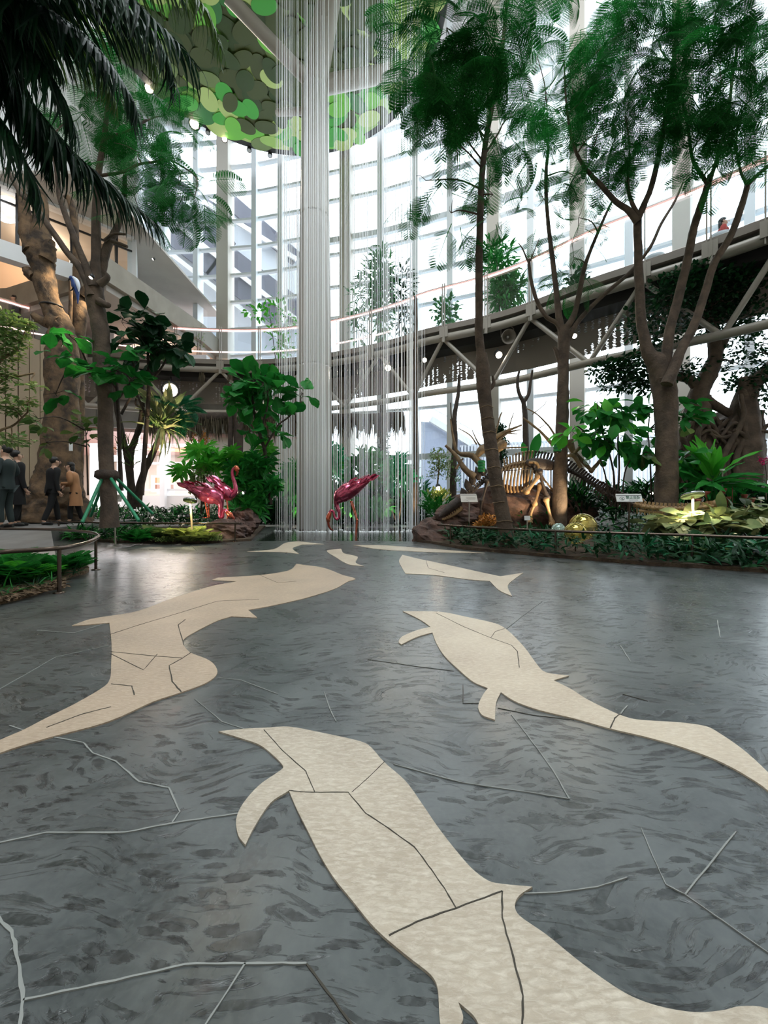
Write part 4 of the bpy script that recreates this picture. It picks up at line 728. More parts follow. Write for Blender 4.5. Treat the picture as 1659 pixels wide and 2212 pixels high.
plant('ringed_tree', 'smooth grey ringed trunk on the left, propped by green poles, with four dark limbs above', 'tree', P(236,1120,7.6),
  [([(238,1140),(236,1100),(233,1040),(229,980),(228,900),(227,850),(220,780),(219,730),(211,680),(205,640),(203,610)], 7.6, [.16,.14,.125,.12,.12,.125,.14,.135,.14,.15,.15]),
   ([(198,640),(188,610),(170,575),(145,545),(102,484),(70,440),(45,418),(15,365)], 7.5, [.08,.065,.06,.055,.05,.045,.04,.035]),([(200,620),(187,580),(166,527),(142,466),(128,418),(124,380),(110,300)], 7.5, [.08,.06,.055,.05,.045,.04,.03]),
   ([(206,610),(207,560),(208,460),(212,380),(225,300),(235,200)], 7.6, [.10,.08,.07,.055,.045,.03]),([(208,620),(220,580),(232,533),(256,484),(268,424),(270,380)], 7.7, [.10,.08,.07,.055,.045,.035]),
   ([(225,520),(245,506),(272,506)], 7.6, [.03,.028,.02]),([(240,520),(262,528),(275,533)], 7.6, [.035,.03,.025]),([(212,380),(262,372),(300,355),(330,350),(370,345)], 7.6, [.03,.025,.02,.018]),([(225,300),(270,285),(300,270)], 7.6, [.025,.02,.015]),([(215,615),(232,600),(228,590)],7.5,[.07,.05,.03]),([(212,650),(232,660),(236,655)],7.5,[.07,.05,.03])], 'bark',
  [('feather','feathery_leaf',[(385,400,55,45,7.3,15),(345,350,50,50,7.4,12),(300,330,50,60,7.6,12),(270,230,60,50,7.6,14),(210,220,60,50,7.6,14),(320,260,50,50,7.8,10),(165,260,50,70,7.8,8),(290,420,50,60,7.8,6),(420,430,25,40,7.2,6),(355,250,40,40,8,5)], .66, 'droop')], k=2)
mb = MB()
T = thing('green_tree_props', 'four green poles bound around the ringed trunk to prop it up', 'tree support', P(232,1110,7.6)); rr = random.Random(2)
for l in ([(222,1030,7.5),(178,1128,7.0)], [(226,1034,7.7),(196,1115,8.3)], [(240,1034,7.5),(300,1125,7.0)], [(248,1030,7.7),(330,1110,8.2)]): mb = MB(); tube(mb, pxl(l), .028, 8, 1); mb.build('pole', mat('green_painted_pole', (.015,.22,.10), .4), T)
mb = MB(); c = P(231,1026,7.6); lathe(mb, [(.13,-.09),(.20,-.04),(.19,.06),(.14,.09)], c, 16); mb.build('binding', M['barkd'], T)
# palm on the far left, trunk outside the photo
PL = thing('palm_tree', 'dark feather palm whose fronds hang into the top left corner', 'palm', (-4.3,3.3,0)); crown = P(-335,-20,3.3)
mb = MB(); tube(mb, [A(crown[0], 3.3, 0), A(crown[0]+.02, 3.3, 2), crown], [.17,.13,.15], 14, 6, .06); mb.build('trunk', M['barkr'], PL)
def frond(l, n=74, L=.72, w=.034, droop=.6, mat_='palm_leaf'):
    p = smooth(pxl(l), 10); seg = np.linalg.norm(np.diff(p, axis=0), axis=1); s = np.concatenate([[0], np.cumsum(seg)]); tot = s[-1]
    mb = MB(); tube(mb, p, [.022,.016,.008,.003], 6); pos = []; dr_ = []; ups = []; sc = []
    T = nrm(np.gradient(p, axis=0))
    for i in range(n):
        t = .16+.84*i/n; q = t*tot; c = A(*[np.interp(q, s, p[:,k]) for k in range(3)]); tt = nrm(A(*[np.interp(q, s, T[:,k]) for k in range(3)]))
        side = nrm(np.cross(tt, A(0,0,1)))
        for sg in (-1, 1):
            pos.append(c); dr_.append(side*sg*.8+tt*(.5+.6*t)+A(0,0,-droop*.5)+RS.randn(3)*.06); ups.append(A(0,0,1)+RS.randn(3)*.15); sc.append(L*(.45+.55*math.sin(math.pi*min(1, .15+t*.8)))*(1.05-.45*t**3))
    scatter(mb, proto_blade(w/L*1.25, droop, 5), pos, np.array(dr_), np.array(ups), np.array(sc), 0)
    return mb.build('frond', M[mat_], PL)
for l in ([(-335,-20,3.3),(-100,50,3.4),(40,190,3.5),(150,320,3.6),(250,410,3.75),(345,490,3.9)], [(-335,-20,3.3),(-160,60,3.2),(-50,190,3.1),(40,320,3.1),(90,440,3.2)], [(-335,-20,3.3),(-80,-40,3.0),(130,40,2.9),(240,140,2.9),(300,250,3)],
   [(-335,-20,3.3),(-60,-130,2.7),(200,-60,2.6),(350,60,2.6),(430,150,2.7)], [(-335,-20,3.3),(-120,-20,3.1),(30,70,3.0),(120,180,3),(165,300,3.1)], [(-335,-20,3.3),(-100,-190,2.8),(200,-150,2.6),(380,-40,2.6)], [(-335,-20,3.3),(-200,120,3.2),(-110,260,3.2),(-40,400,3.2)],
   [(-335,-20,3.3),(-150,20,3.4),(0,110,3.5),(70,230,3.6),(110,370,3.7)], [(-335,-20,3.3),(-50,-70,3.2),(200,-20,3.2),(330,70,3.2),(380,190,3.3)], [(-335,-20,3.3),(-180,-80,3.5),(-40,-40,3.7),(60,60,3.9),(130,150,4)], [(-335,-20,3.3),(-240,160,3.3),(-150,330,3.3),(-90,480,3.3)]): frond(l)
for l in ([(-335,-20,3.3),(-60,-100,3.6),(180,-40,3.8),(290,60,3.9),(340,150,4)], [(-335,-20,3.3),(-40,-160,3.4),(260,-120,3.4),(420,-10,3.4),(480,110,3.5)], [(-335,-20,3.3),(-80,-60,3.7),(110,20,4.0),(200,110,4.2),(250,220,4.3)]): frond(l, mat_='olive_palm')
# ------------------------------------------------------------------ shrubs and leafy plants
SH = 'shrub'
plant('broadleaf_shrub', 'dark lobed broad-leaved shrub standing before the walkway, left of the warm spotlight', SH, P(322,1085,8.4), [([(306,1070),(312,980),(318,900),(322,830),(320,770),(316,720)],8.4,[.05,.045,.04,.03,.02]),([(320,830),(345,800),(362,770),(368,745)],8.4,[.025,.02,.012]),([(316,900),(290,840),(262,800)],8.4,[.025,.02,.012])], 'barkd',
  [('fiddle','dark_green_leaf',[(318,690,40,22,8.3,22),(300,730,50,30,8.2,26),(355,745,40,30,8.2,24),(330,770,40,20,8.3,10),(385,755,18,25,8.1,8),(265,690,20,20,8.4,5)], .36, 'out')])
plant('dark_leaved_shrub', 'dark broad-leaved plant across the ringed trunk below the parrot', SH, P(260,1080,8), [([(262,1060),(258,960),(255,880),(252,830),(245,780)],7.9,[.04,.035,.03,.02]),([(256,860),(285,820),(290,790)],7.9,[.025,.015]),([(253,840),(215,800),(190,790)],7.9,[.025,.015])], 'barkd', [('fiddle','green_leaf',[(150,725,25,16,7.3,9),(250,800,35,22,7.4,15),(190,800,40,16,7.4,12),(280,830,30,18,7.6,8),(140,770,40,10,7.3,6),(120,850,30,15,7.5,5),(290,770,18,14,7.4,5)], .33, 'flat')])
plant('pale_leaved_tree', 'small pale-leaved tree lit from above at the left edge of the photo', 'tree', P(-60,1180,6.6), [([(-60,1180),(-50,1000),(-40,880),(-10,790),(30,760),(45,740)],6.6,[.06,.05,.04,.025,.015]),([(-40,880),(0,825),(45,812),(75,806)],6.6,[.03,.018,.012]),([(-45,960),(0,930),(30,918),(60,890)],6.6,[.03,.018,.012])], 'barkg', [('small','pale_green_leaf',[(15,700,38,30,6.5,330),(5,760,40,30,6.5,260),(35,735,25,20,6.5,120),(60,700,12,10,6.5,40),(10,810,28,20,6.5,120),(20,880,30,20,6.5,150),(60,870,22,12,6.5,50),(20,950,45,14,6.5,140),(70,835,25,8,6.5,40),(0,840,18,12,6.6,60)], .10, 'flat')])
plant('round_leaved_shrub', 'round-leaved shrub between the big rough trunk and the ringed trunk', SH, P(190,1060,9), [([(190,1070),(188,990),(185,930)],9,[.02,.015,.01])], 'barkd', [('broad','olive_leaf',[(190,930,26,38,9,34),(75,905,22,20,8,14),(100,955,14,20,8,8)], .22, 'flat')])
FK = thing('forked_stem_shrub', 'dark twin-stemmed small tree in front of the bright shop lights', 'tree', P(283,1090,9)); mb = MB()
for l, r in (([(285,1100),(283,1052),(279,1010),(270,965),(257,907),(250,867),(247,800)],[.085,.08,.075,.065,.055,.045,.04]),([(280,1010),(283,975),(292,950),(304,911),(308,856),(306,815)],[.075,.07,.06,.055,.05,.04]),([(262,895),(275,870),(285,850),(284,820)],[.03,.025,.02]),([(308,895),(330,885),(345,876)],[.03,.02,.015]),([(306,880),(293,872),(300,850),(320,845)],[.03,.02,.015])): tube(mb, smooth(pxl(l, 9), 4), r, 9, 1, .1)
mb.build('trunk', M['barkd'], FK); mb = MB(); leaves(mb, [(275,965,18,14,8.9,34),(262,975,10,10,8.9,14),(284,1000,12,10,8.9,16)], 'blade', .34, 'up'); mb.build('air_plants', M['olive_leaf'], FK)
TF = thing('staghorn_fern_tree', 'leaning dark trunk crowned by a glowing pale staghorn fern', 'tree', P(298,1085,8.8)); mb = MB(); tube(mb, smooth(pxl([(296,1095),(303,1050),(311,1020),(325,990),(340,957),(352,930)], 8.8), 4), [.085,.08,.07,.065,.065,.06,.08], 10, 1, .1); mb.build('trunk', M['barkd'], TF)
mb = MB(); leaves(mb, [(350,905,12,20,8.75,16),(360,885,12,15,8.75,8)], 'nest', .62, 'up'); leaves(mb, [(350,925,22,10,8.75,26)], 'blade', .75, 'out'); leaves(mb, [(345,915,18,10,8.75,90)], 'blade', .4, 'up', mi=1); mb.build('fern', [M['cream_striped_leaf'], M['pale_green_leaf']], TF)
mb = MB(); leaves(mb, [(385,880,14,10,9,10)], 'fern', .7, 'out'); mb.build('fronds', M['teal_green_leaf'], TF)
plant('fiddle_leaf_plant', 'tall dark fiddle-leaf plant just left of the water strings', SH, P(575,1090,11), [([(585,1090),(575,1000),(571,970),(560,934),(549,889),(535,860),(520,850)],11,[.05,.05,.045,.04,.035,.03]),([(560,934),(575,890),(580,860)],11,[.03,.025,.02]),([(571,970),(600,920),(625,900),(650,870)],11,[.03,.02,.015]),([(549,889),(545,850),(548,820)],11,[.025,.02])], 'barkd',
  [('fiddle','green_leaf',[(545,825,38,20,11,34),(520,860,26,26,11,26),(580,845,38,28,11,36),(550,875,35,20,11,18),(575,940,40,14,11,12),(540,932,18,8,11,5),(625,900,30,14,11,8),(655,850,16,20,11,9)], .44, 'out')])
plant('bright_umbrella_plant', 'bright green umbrella plant behind the pink flamingos', SH, P(430,1090,11), [([(440,1090),(440,1020),(430,980)],11,[.03,.025,.015]),([(425,1080),(405,1010)],11,[.02,.012])], 'barkd', [('palmate','bright_green_leaf',[(430,975,36,18,10.8,12),(455,1000,30,20,10.8,8),(400,1015,22,14,10.8,7),(470,985,20,14,10.8,5)], .36, 'up')])
plant('glossy_shrub', 'dense glossy green shrub filling the space between the flamingos and the water strings', SH, P(555,1120,11), [([(560,1120),(555,1040),(550,990)],11,[.03,.03,.02])], 'barkd', [('palmate','green_leaf',[(555,1000,42,26,11,34),(560,1045,42,30,10.9,34),(545,1090,40,30,10.9,28),(510,1030,20,50,11.2,20)], .30, 'up'),('palmate','bright_green_leaf',[(520,990,34,22,11.2,14),(575,975,24,14,11.2,8)], .30, 'up')], tw=False)
plant('grey_leaved_bush', 'grey-green fine-leaved bush above the backs of the two left flamingos', SH, P(435,1110,10.8), [([(435,1110),(436,1060)],10.8,[.03,.02])], 'barkd', [('small','pale_green_leaf',[(436,1030,30,24,10.6,260),(415,1045,16,18,10.6,90)], .10, 'rand')])
for i, (px, py, rx, ry, Y, n, lb) in enumerate(((640,1060,38,60,15.9,44,'leafy umbrella shrub behind the left part of the water strings'),(720,1000,40,36,15.9,34,'leafy umbrella shrub right behind the column, seen through the strings'),(790,1010,46,40,15.2,40,'leafy umbrella shrub in the middle behind the strings, above the flamingo'),(860,1020,40,40,15.2,34,'leafy umbrella shrub behind the right part of the strings'),(800,1090,70,30,14.9,40,'low green shrub behind the pool, beside the legs of the flamingo'),(690,1100,56,30,16.3,40,'low green shrub behind the pool at the foot of the column'))):
    plant('umbrella_shrub', lb, SH, P(px,1138,Y), [([(px,1138),(px+6,(1138+py)/2),(px-4,py)],Y,[.03,.02,.012]),([(px,1138),(px-20,1080),(px-24,py)],Y,[.02,.012])], 'barkd', [('palmate','lit_teal_leaf' if i % 2 else 'green_leaf',[(px,py,rx,ry,Y,n)], .42, 'up')])
mb = MB(); leaves(mb, [(x,1115,34,26,16.4,300) for x in range(560,920,30)], 'lance', .34, 'up'); leaves(mb, [(x,1070,30,40,16.6,200) for x in range(570,920,30)], 'lance', .34, 'up', mi=1)
tag(mb.build('poolside_undergrowth', [M['dark_green_leaf'], M['teal_green_leaf']]), 'dark tangled undergrowth along the back of the pool behind the strings', 'undergrowth', kind='stuff')
plant('dark_standing_trunk', 'dark leafy trunk standing behind the strings in the middle of the pool', 'tree', P(826,1130,17.8), [([(826,1130),(828,1000),(826,900),(830,840)],17.8,[.16,.15,.13,.1])], 'barkd', [('oval','dark_green_leaf',[(828,960,14,60,17.8,160)], .16, 'out')])
plant('slim_pole_trunk', 'slim grey trunk rising behind the strings at the right end of the pool', 'tree', P(898,1120,15), [([(898,1135),(899,1000),(898,850),(899,700),(897,640)],15,[.10,.09,.08,.07,.05])], 'bark')
plant('olive_tree', 'small airy grey-green olive tree right of the water strings', 'tree', P(945,1100,11.3), [([(945,1110),(944,1060),(948,1010),(946,975)],11.3,[.03,.025,.02,.01])], 'barkg', [('tiny','pale_green_leaf',[(945,990,24,26,11.3,320),(960,1010,22,26,11.3,180),(935,1020,16,20,11.3,90)], .085, 'rand')])
plant('yellow_lit_shrub', 'small shrub glowing yellow around the ground spot right of the strings', SH, P(950,1130,10.6), [], 'bark', [('small','yellow_green_leaf',[(948,1072,26,16,10.6,190)], .11, 'up'),('lance','green_leaf',[(950,1100,30,24,10.5,150),(930,1090,14,24,10.6,60)], .22, 'up')], tw=False)  # lamp glow is put into the yellow of the upper leaves
plant('tall_conifer', 'small dark conifer behind the leaning trunk, above the skeleton', 'tree', P(1080,1040,12), [([(1082,1147),(1082,980),(1082,925)],12,[.05,.04,.02])], 'barkd', [('tiny','dark_green_leaf',[(1082,930,10,16,12,200),(1080,955,16,20,12,300),(1084,990,12,22,12,240)], .12, 'rand')])
plant('big_leaf_shrub', 'large-leaved bright green shrub in the right bed between the two right-hand trunks', SH, P(1330,1090,9), [([(1328,1095),(1325,1020),(1310,960),(1290,910)],9,[.025,.022,.018,.012]),([(1332,1095),(1338,1010),(1335,950),(1340,890)],9,[.022,.02,.012]),([(1345,1095),(1350,1020),(1380,960)],9,[.02,.015,.01]),([(1320,1095),(1300,1000),(1260,930)],9,[.02,.015,.01])], 'barkd',
  [('broad','green_leaf',[(1300,890,40,26,8.9,34),(1320,930,46,26,8.9,34),(1280,950,30,20,8.9,14),(1345,960,20,22,8.9,10),(1350,890,26,20,9,12)], .36, 'droop'),('broad','bright_green_leaf',[(1235,930,22,22,8.6,12),(1290,870,40,14,9,10),(1345,900,30,14,9,8),(1310,960,30,18,8.8,8)], .34, 'droop')])
plant('mid_leaf_shrub', 'broad-leaved green shrub growing up the left side of the thick forked trunk', SH, P(1405,1100,9.2), [([(1408,1100),(1405,1010),(1400,930)],9.2,[.02,.015,.01])], 'barkd', [('broad','green_leaf',[(1405,880,26,30,9.1,18),(1400,950,24,26,9.1,16),(1390,980,20,18,9,12),(1480,900,26,24,8.9,16),(1475,870,22,12,8.9,8)], .34, 'droop'),('broad','olive_leaf',[(1390,985,20,14,8.9,6),(1478,920,20,14,8.9,6)], .34, 'droop')])
plant('banana_leaf', 'single upright banana-like leaf plant above the hips of the skeleton', 'plant', P(1165,1040,10.4), [], 'bark', [('wide_blade','green_leaf',[(1150,990,3,3,10.3,2)], .55, 'up')], tw=False)
mb = MB(); V, Fq = place(proto_broad(.34, 6, .1, .05), P(1143,998,10.2), A(.35,0,1), A(0,-1,0), .75); mb.add(V, Fq); V, Fq = place(proto_broad(.4, 6, .1, .05), P(1135,990,10.2), A(-.2,0,1), A(0,-1,0), .4); mb.add(V, Fq); o = mb.build('strelitzia', M['green_leaf']); tag(o, 'two upright paddle-shaped green leaves behind the spine of the skeleton', 'plant')
plant('bird_nest_fern', 'big glossy nest fern with broad lit fronds at the foot of the banyan', 'fern', P(1540,1075,8.8), [], 'bark', [('nest','bright_green_leaf',[(1545,1030,14,8,8.7,14)], .85, 'up'),('nest','green_leaf',[(1530,1045,30,14,8.6,40)], .8, 'out'),('broad','green_leaf',[(1480,1000,30,30,8.8,22),(1500,980,30,14,8.9,10)], .36, 'droop')], tw=False)
plant('magenta_orchid', 'magenta flowers at the right edge beside the banyan roots', 'flower', P(1655,1080,8.6), [([(1655,1080),(1656,1030),(1652,1000)],8.6,[.012,.01,.008])], 'bark', [('small','magenta_flower',[(1652,993,12,9,8.6,46)], .07, 'rand')], tw=False)
for i, (px, py, lb) in enumerate(((1330,1088,'leafy dark shrub behind the signboard with the crossed-out figure'),(1395,1075,'leafy dark shrub touching the left foot of the thick trunk'),(1500,1085,'leafy dark shrub behind the round mirror plate on the right'),(1590,1085,'leafy dark shrub below the banyan roots at the right'),(1655,1090,'leafy dark shrub cut off by the right edge of the photo'),(1250,1080,'leafy dark shrub under the dark tail bones'))):
    Y_ = 10.4 if px < 1420 else 9.3; plant('dark_shrub', lb, SH, P(px,1125,Y_), [([(px,1125),(px+3,py)],Y_,[.02,.012])], 'barkd', [('lance','dark_green_leaf',[(px,py,44,34,Y_,190)], .26, 'up'),('lance','green_leaf',[(px,py-12,44,24,Y_,60)], .24, 'up')], tw=False)
for i in range(9):
    px, py = [(1508,1088),(1527,1072),(1534,1092),(1563,1065),(1572,1083),(1608,1078),(1582,1047),(1545,1098),(1625,1085)][i]; c = P(px, py-4, 8.1+.08*i); o = MB(); tube(o, [A(c[0], c[1], .05), c-A(0,0,.04)], .008, 6); lathe(o, [(.02,-.06),(.055,.03),(.06,.06),(.05,.06)], c, 12)
    tag(o.build('red_cup_flower', mat('dusty_red', (.30,.07,.05), .6) if i == 0 else bpy.data.materials['dusty_red']), 'dusty red cup-shaped flower below the banyan, '+['leftmost of all','second from the left and higher','low one just right of the leftmost','highest but one, in the middle','middle one below the highest','second from the right','highest of all','lowest of all','rightmost of all'][i], 'flower', 'red cup flowers below the banyan')
# groundcover: uncountable foliage
def cover(name, label, pr, m, pts, size, mode='up', cat='ground cover'):
    mb = MB(); mats = []
    for i, (pp, mm) in enumerate(zip(pts, m)):
        pos = np.array(pp); n = len(pos); d = RS.randn(n, 3)*A(1,1,.3)+A(0,0,.7 if mode == 'up' else .25)
        scatter(mb, pr, pos, d, A(0,0,1)+RS.randn(n, 3)*.3, size*(.7+.6*RS.rand(n)), i); mats.append(M[mm])
    return tag(mb.build(name, mats), label, cat, kind='stuff')
def region(x0, x1, ytop, ybot, n, z0=.05, z1=.3):
    out = []
    for i in range(n):
        px = x0+(x1-x0)*RS.rand(); a = np.interp(px, *zip(*ytop)); b = np.interp(px, *zip(*ybot)); py = a+(b-a)*RS.rand()
        if 1208 < px < 1290 and py < 1194: continue
        g = G(px, py, .05); out.append(g+A(0,0,(z1-z0)*RS.rand()))
    return out
redge = [(930,1168),(1000,1180),(1100,1190),(1200,1199),(1300,1207),(1400,1216),(1500,1221),(1659,1232),(1800,1240)]
rtop = [(930,1150),(1100,1160),(1300,1158),(1659,1165),(1800,1170)]
cover('dark_ground_cover', 'low dark green leafy ground cover filling the right bed in front of the rail', 'lance', ['dark_green_leaf','teal_green_leaf'], [region(960,1800,rtop,redge,3000), region(960,1800,rtop,redge,700)], .17)
cover('rear_ground_cover', 'low leafy plants under the skeleton and around the glass balls', 'lance', ['dark_green_leaf','green_leaf'], [region(930,1800,[(900,1128),(1800,1128)],rtop,2600,.05,.7), region(930,1800,[(900,1128),(1800,1128)],rtop,800,.05,.7)], .24)
cover('broad_calathea', 'broad calathea leaves at the right end of the rail, nearest the floor', 'calathea', ['dark_green_leaf','olive_leaf'], [region(1430,1750,[(1400,1185),(1750,1170)],[(1400,1200),(1500,1215),(1750,1230)],150,.05,.25), region(1430,1750,[(1400,1175),(1750,1165)],[(1400,1200),(1500,1210),(1750,1225)],60,.15,.4)], .30, 'flat')
mb = MB(); leaves(mb, [(1500,1122,60,13,7.7,70),(1580,1118,60,15,7.6,70),(1430,1130,50,12,7.7,40),(1540,1135,80,14,7.4,70),(1650,1110,50,26,7.8,50),(1450,1122,40,9,7.8,24)], 'calathea', .34, 'flat'); leaves(mb, [(1600,1100,40,12,8.1,20),(1640,1130,50,20,7.5,30)], 'calathea', .34, 'flat', mi=1)
tag(mb.build('striped_calathea', [M['cream_striped_leaf'], M['olive_leaf']]), 'patch of pale striped calathea leaves glowing under the round mirror plate', 'ground cover', kind='stuff')
ledge = [(110,1160),(175,1166),(250,1170),(400,1171),(543,1166)]; ltop = [(110,1150),(300,1140),(543,1140)]
cover('left_ground_cover', 'dark strap-leaved ground cover under the left rail by the ringed trunk', 'wide_blade', ['green_leaf','dark_green_leaf'], [region(120,300,ltop,ledge,420,.05,.12), region(120,330,ltop,ledge,300,.05,.2)], .34)
cover('left_rear_cover', 'dark leafy undergrowth behind the left rail', 'lance', ['dark_green_leaf','green_leaf'], [region(190,470,[(100,1126),(500,1126)],ltop,1500,.05,.6), region(190,470,[(100,1126),(500,1126)],ltop,400,.1,.7)], .26)
cover('mossy_cushion', 'yellow-green moss cushion under the left mirror plate, in front of the flamingos', 'tiny', ['olive_leaf','yellow_green_leaf'], [region(290,480,[(280,1150),(480,1148)],[(280,1169),(350,1172),(480,1170)],6500,.05,.13), region(280,480,[(280,1145),(480,1145)],[(280,1169),(480,1170)],2500,.05,.13)], .045)
def ferny(label, px, py, Y, n, size, m, z=.05, group=None):
    c = P(px, py, Y); c[2] = z; T = thing('fern', label, 'fern', c, group); mb = MB(); a = RS.rand(n)*6.283
    scatter(mb, 'fern', c+RS.randn(n, 3)*A(.04,.04,.01), np.column_stack([np.cos(a), np.sin(a), .5+1.1*RS.rand(n)]), np.tile(A(0,0,1), (n, 1)), size*(.7+.5*RS.rand(n))); mb.build('fronds', M[m], T)
for a in (('pale yellow-green fern right under the left mirror plate', 405,1160,8.6,26,.55,'yellow_green_leaf'),('pale fern left of the mirror-plate fern, above the moss cushion',340,1160,8.8,24,.5,'pale_green_leaf'),('green fern between the mirror plate and the ringed trunk',300,1165,8.4,22,.45,'green_leaf'),('yellowish fern beside the orange-lit boulder',445,1165,8.6,22,.4,'yellow_green_leaf'),
          ('fern in the left island just inside the near rail post',100,1245,4.6,24,.42,'green_leaf'),('smaller fern at the right tip of the left island',160,1225,5.1,20,.30,'green_leaf'),('fern at the left edge of the photo in the near island',20,1270,4.1,28,.42,'green_leaf'),('fern in the middle of the near left island',62,1262,4.3,24,.36,'bright_green_leaf'),('fern at the back of the near left island by the edge of the photo',10,1230,4.8,24,.40,'green_leaf')): ferny(*a)
cover('amber_lit_plants', 'low leaves glowing amber in a ground spot left of the leaning trunk', 'small', ['amber_lit_leaf','amber_lit_leaf'], [list(blob_pts(1052,1125,22,14,8.6,260)[0]), list(blob_pts(1035,1138,14,8,8.5,120)[0])], .08, 'up')
cover('island_grass', 'fine green growth on the near left island', 'blade', ['green_leaf','dark_green_leaf'], [region(-60,120,[(-60,1225),(190,1222)],[(-60,1300),(0,1290),(100,1262),(190,1235)],130,.04,.05), region(-60,180,[(-60,1225),(190,1222)],[(-60,1300),(0,1290),(100,1262),(190,1235)],200,.04,.05)], .18)
# plants up on the walkway
def wplant(label, px, pytop, rx, n, pr='lance', m='green_leaf', size=.3, d=1.2, extra=()):
    c = w3(px, 7.0, d); Y = c[1]; base_py = HZ-(7-CH)*F/Y; T = thing('walkway_plant', label, 'plant', c)
    mb = MB(); box(mb, c+A(0,0,.15), (.8,.35,.3)); mb.build('planter', M['white'], T)
    mb = MB(); h = (base_py-pytop); 
    for q in (-.3,0,.3): tube(mb, [c+A(q*.3,0,.3), P(px+q*rx, base_py-h*.5, Y), P(px+q*rx*1.6, pytop+h*.15, Y)], [.02,.015,.008], 5, 3)
    mb.build('stems', M['barkd'], T); mb = MB(); bl_ = [(px, pytop+h*.3, rx, h*.3, Y, n//2, .5), (px+rx*.2, pytop+h*.6, rx*.8, h*.3, Y, n//2, .5)]+list(extra); leaves(mb, bl_, pr, size, 'out'); mb.build('foliage', M[m], T)
wplant('bright green arching plant on the walkway left of the column', 600, 640, 40, 130, 'oval', 'bright_green_leaf', .24, 1.2, [(560,672,34,16,19,50,.4)])
wplant('tall bamboo-like plant on the walkway seen through the strings, left of the dense one', 770, 600, 20, 160, 'lance', 'green_leaf', .34)
wplant('very tall leafy plant on the walkway seen through the middle of the strings', 822, 528, 26, 420, 'lance', 'green_leaf', .36, 1.2, [(815,620,40,70,17.5,300,.6)])
wplant('tall feathery bamboo on the walkway at the right edge of the strings', 868, 560, 24, 260, 'lance', 'dark_green_leaf', .30)
wplant('bushy dark plant on the walkway just right of the strings', 962, 640, 30, 260, 'oval', 'green_leaf', .2)
wplant('tall dense green plant on the walkway right of the leaning tree', 1085, 515, 28, 560, 'lance', 'green_leaf', .30, 1.2, [(1060,560,20,50,15.2,180,.4),(1110,620,26,30,14.5,160,.4),(1085,640,40,22,14.6,200,.4)])
wplant('dark bushy plant on the walkway beside the straight tree limbs', 1240, 580, 28, 240, 'oval', 'dark_green_leaf', .18)
wplant('small pale plant in a white planter on the walkway left of the column', 430, 705, 12, 40, 'tiny', 'pale_green_leaf', .14, .5)
# hanging moss beam
HB = thing('moss_beam', 'long horizontal log hung with dark shaggy moss, running behind the water strings', 'log', P(620,905,16)); mb = MB(); tube(mb, pxl([(330,896),(450,902),(620,906),(760,906),(872,902)], 16), .22, 12, 4, .08); mb.build('log', M['barkd'], HB)
mb = MB(); n = 5200; px = RS.uniform(325,875,n); L = RS.uniform(.3,.95,n)*(.85+.25*np.sin(px*.31)+.2*np.sin(px*.83+1)); c = np.array([P(x, 903+RS.uniform(-8,8), 16+RS.uniform(-.25,.25)) for x in px])
scatter(mb, proto_blade(.045, .02, 2), c, np.tile(A(0,0,-1), (n, 1))+RS.randn(n, 3)*.06, RS.randn(n, 3)*A(1,1,.1), L); o = mb.build('hanging_moss', M['dry_moss'], HB); o['kind'] = 'stuff'
for i, (px, py, L, lb) in enumerate(((430,868,.3,'second from the left of the moss tufts dangling above the moss log'),(455,872,.5,'longest moss tuft dangling just above the moss log'),(470,874,.28,'shortest moss tuft, close right of the longest one'),(500,868,.45,'moss tuft dangling beside the thin post'),(325,870,.4,'leftmost moss tuft, left of the glowing staghorn fern'),(402,870,.3,'moss tuft dangling just right of the brightest floodlight'),(436,812,.5,'high moss tuft hanging at the walkway tube, left'),(497,806,.5,'high moss tuft hanging at the walkway tube, nearest the fiddle-leaf plant'))):
    mb = MB(); n = 110; c = w3(px, 6.42 if py < 850 else 4.68, .1 if py < 850 else .25); pos = c+RS.randn(n, 3)*A(.05,.05,.06)
    scatter(mb, proto_blade(.06, .02, 2), pos, np.tile(A(0,0,-1), (n, 1))+RS.randn(n, 3)*.1, RS.randn(n, 3)*A(1,1,.1), L*(.6+.5*RS.rand(n)))
    tag(mb.build('moss_tuft', M['dry_moss']), lb, 'hanging moss', 'moss tufts hanging under the walkway')
for px, r, lb in ((515,.17,'thicker bamboo-like post holding up the moss log'),(498,.09,'thinner post beside the thick one under the moss log')):
    mb = MB(); c = P(px, 1000, 15.25); tube(mb, [A(c[0], c[1], 0), A(c[0], c[1], 2), A(c[0], c[1], 3.0), A(c[0], c[1], 4.9)], [r, r*.95, r, r*.9], 10, 3, .04); tag(mb.build('bamboo_post', M['barkd']), lb, 'post')
for px, py, lb in ((415,940,'dried seed bunch lit orange under the moss log, the left one'),(440,945,'dried seed bunch lit orange under the moss log, the right one')):
    mb = MB(); c = P(px, py, w3(px, 0, .25)[1]); pos = c+RS.randn(150, 3)*A(.10,.10,.18); scatter(mb, 'small', pos, RS.randn(150, 3), RS.randn(150, 3), .12); tube(mb, [c, A(c[0], c[1], 4.72)], .008, 4); tag(mb.build('seed_bunch', M['amber_lit_leaf']), lb, 'hanging decoration')
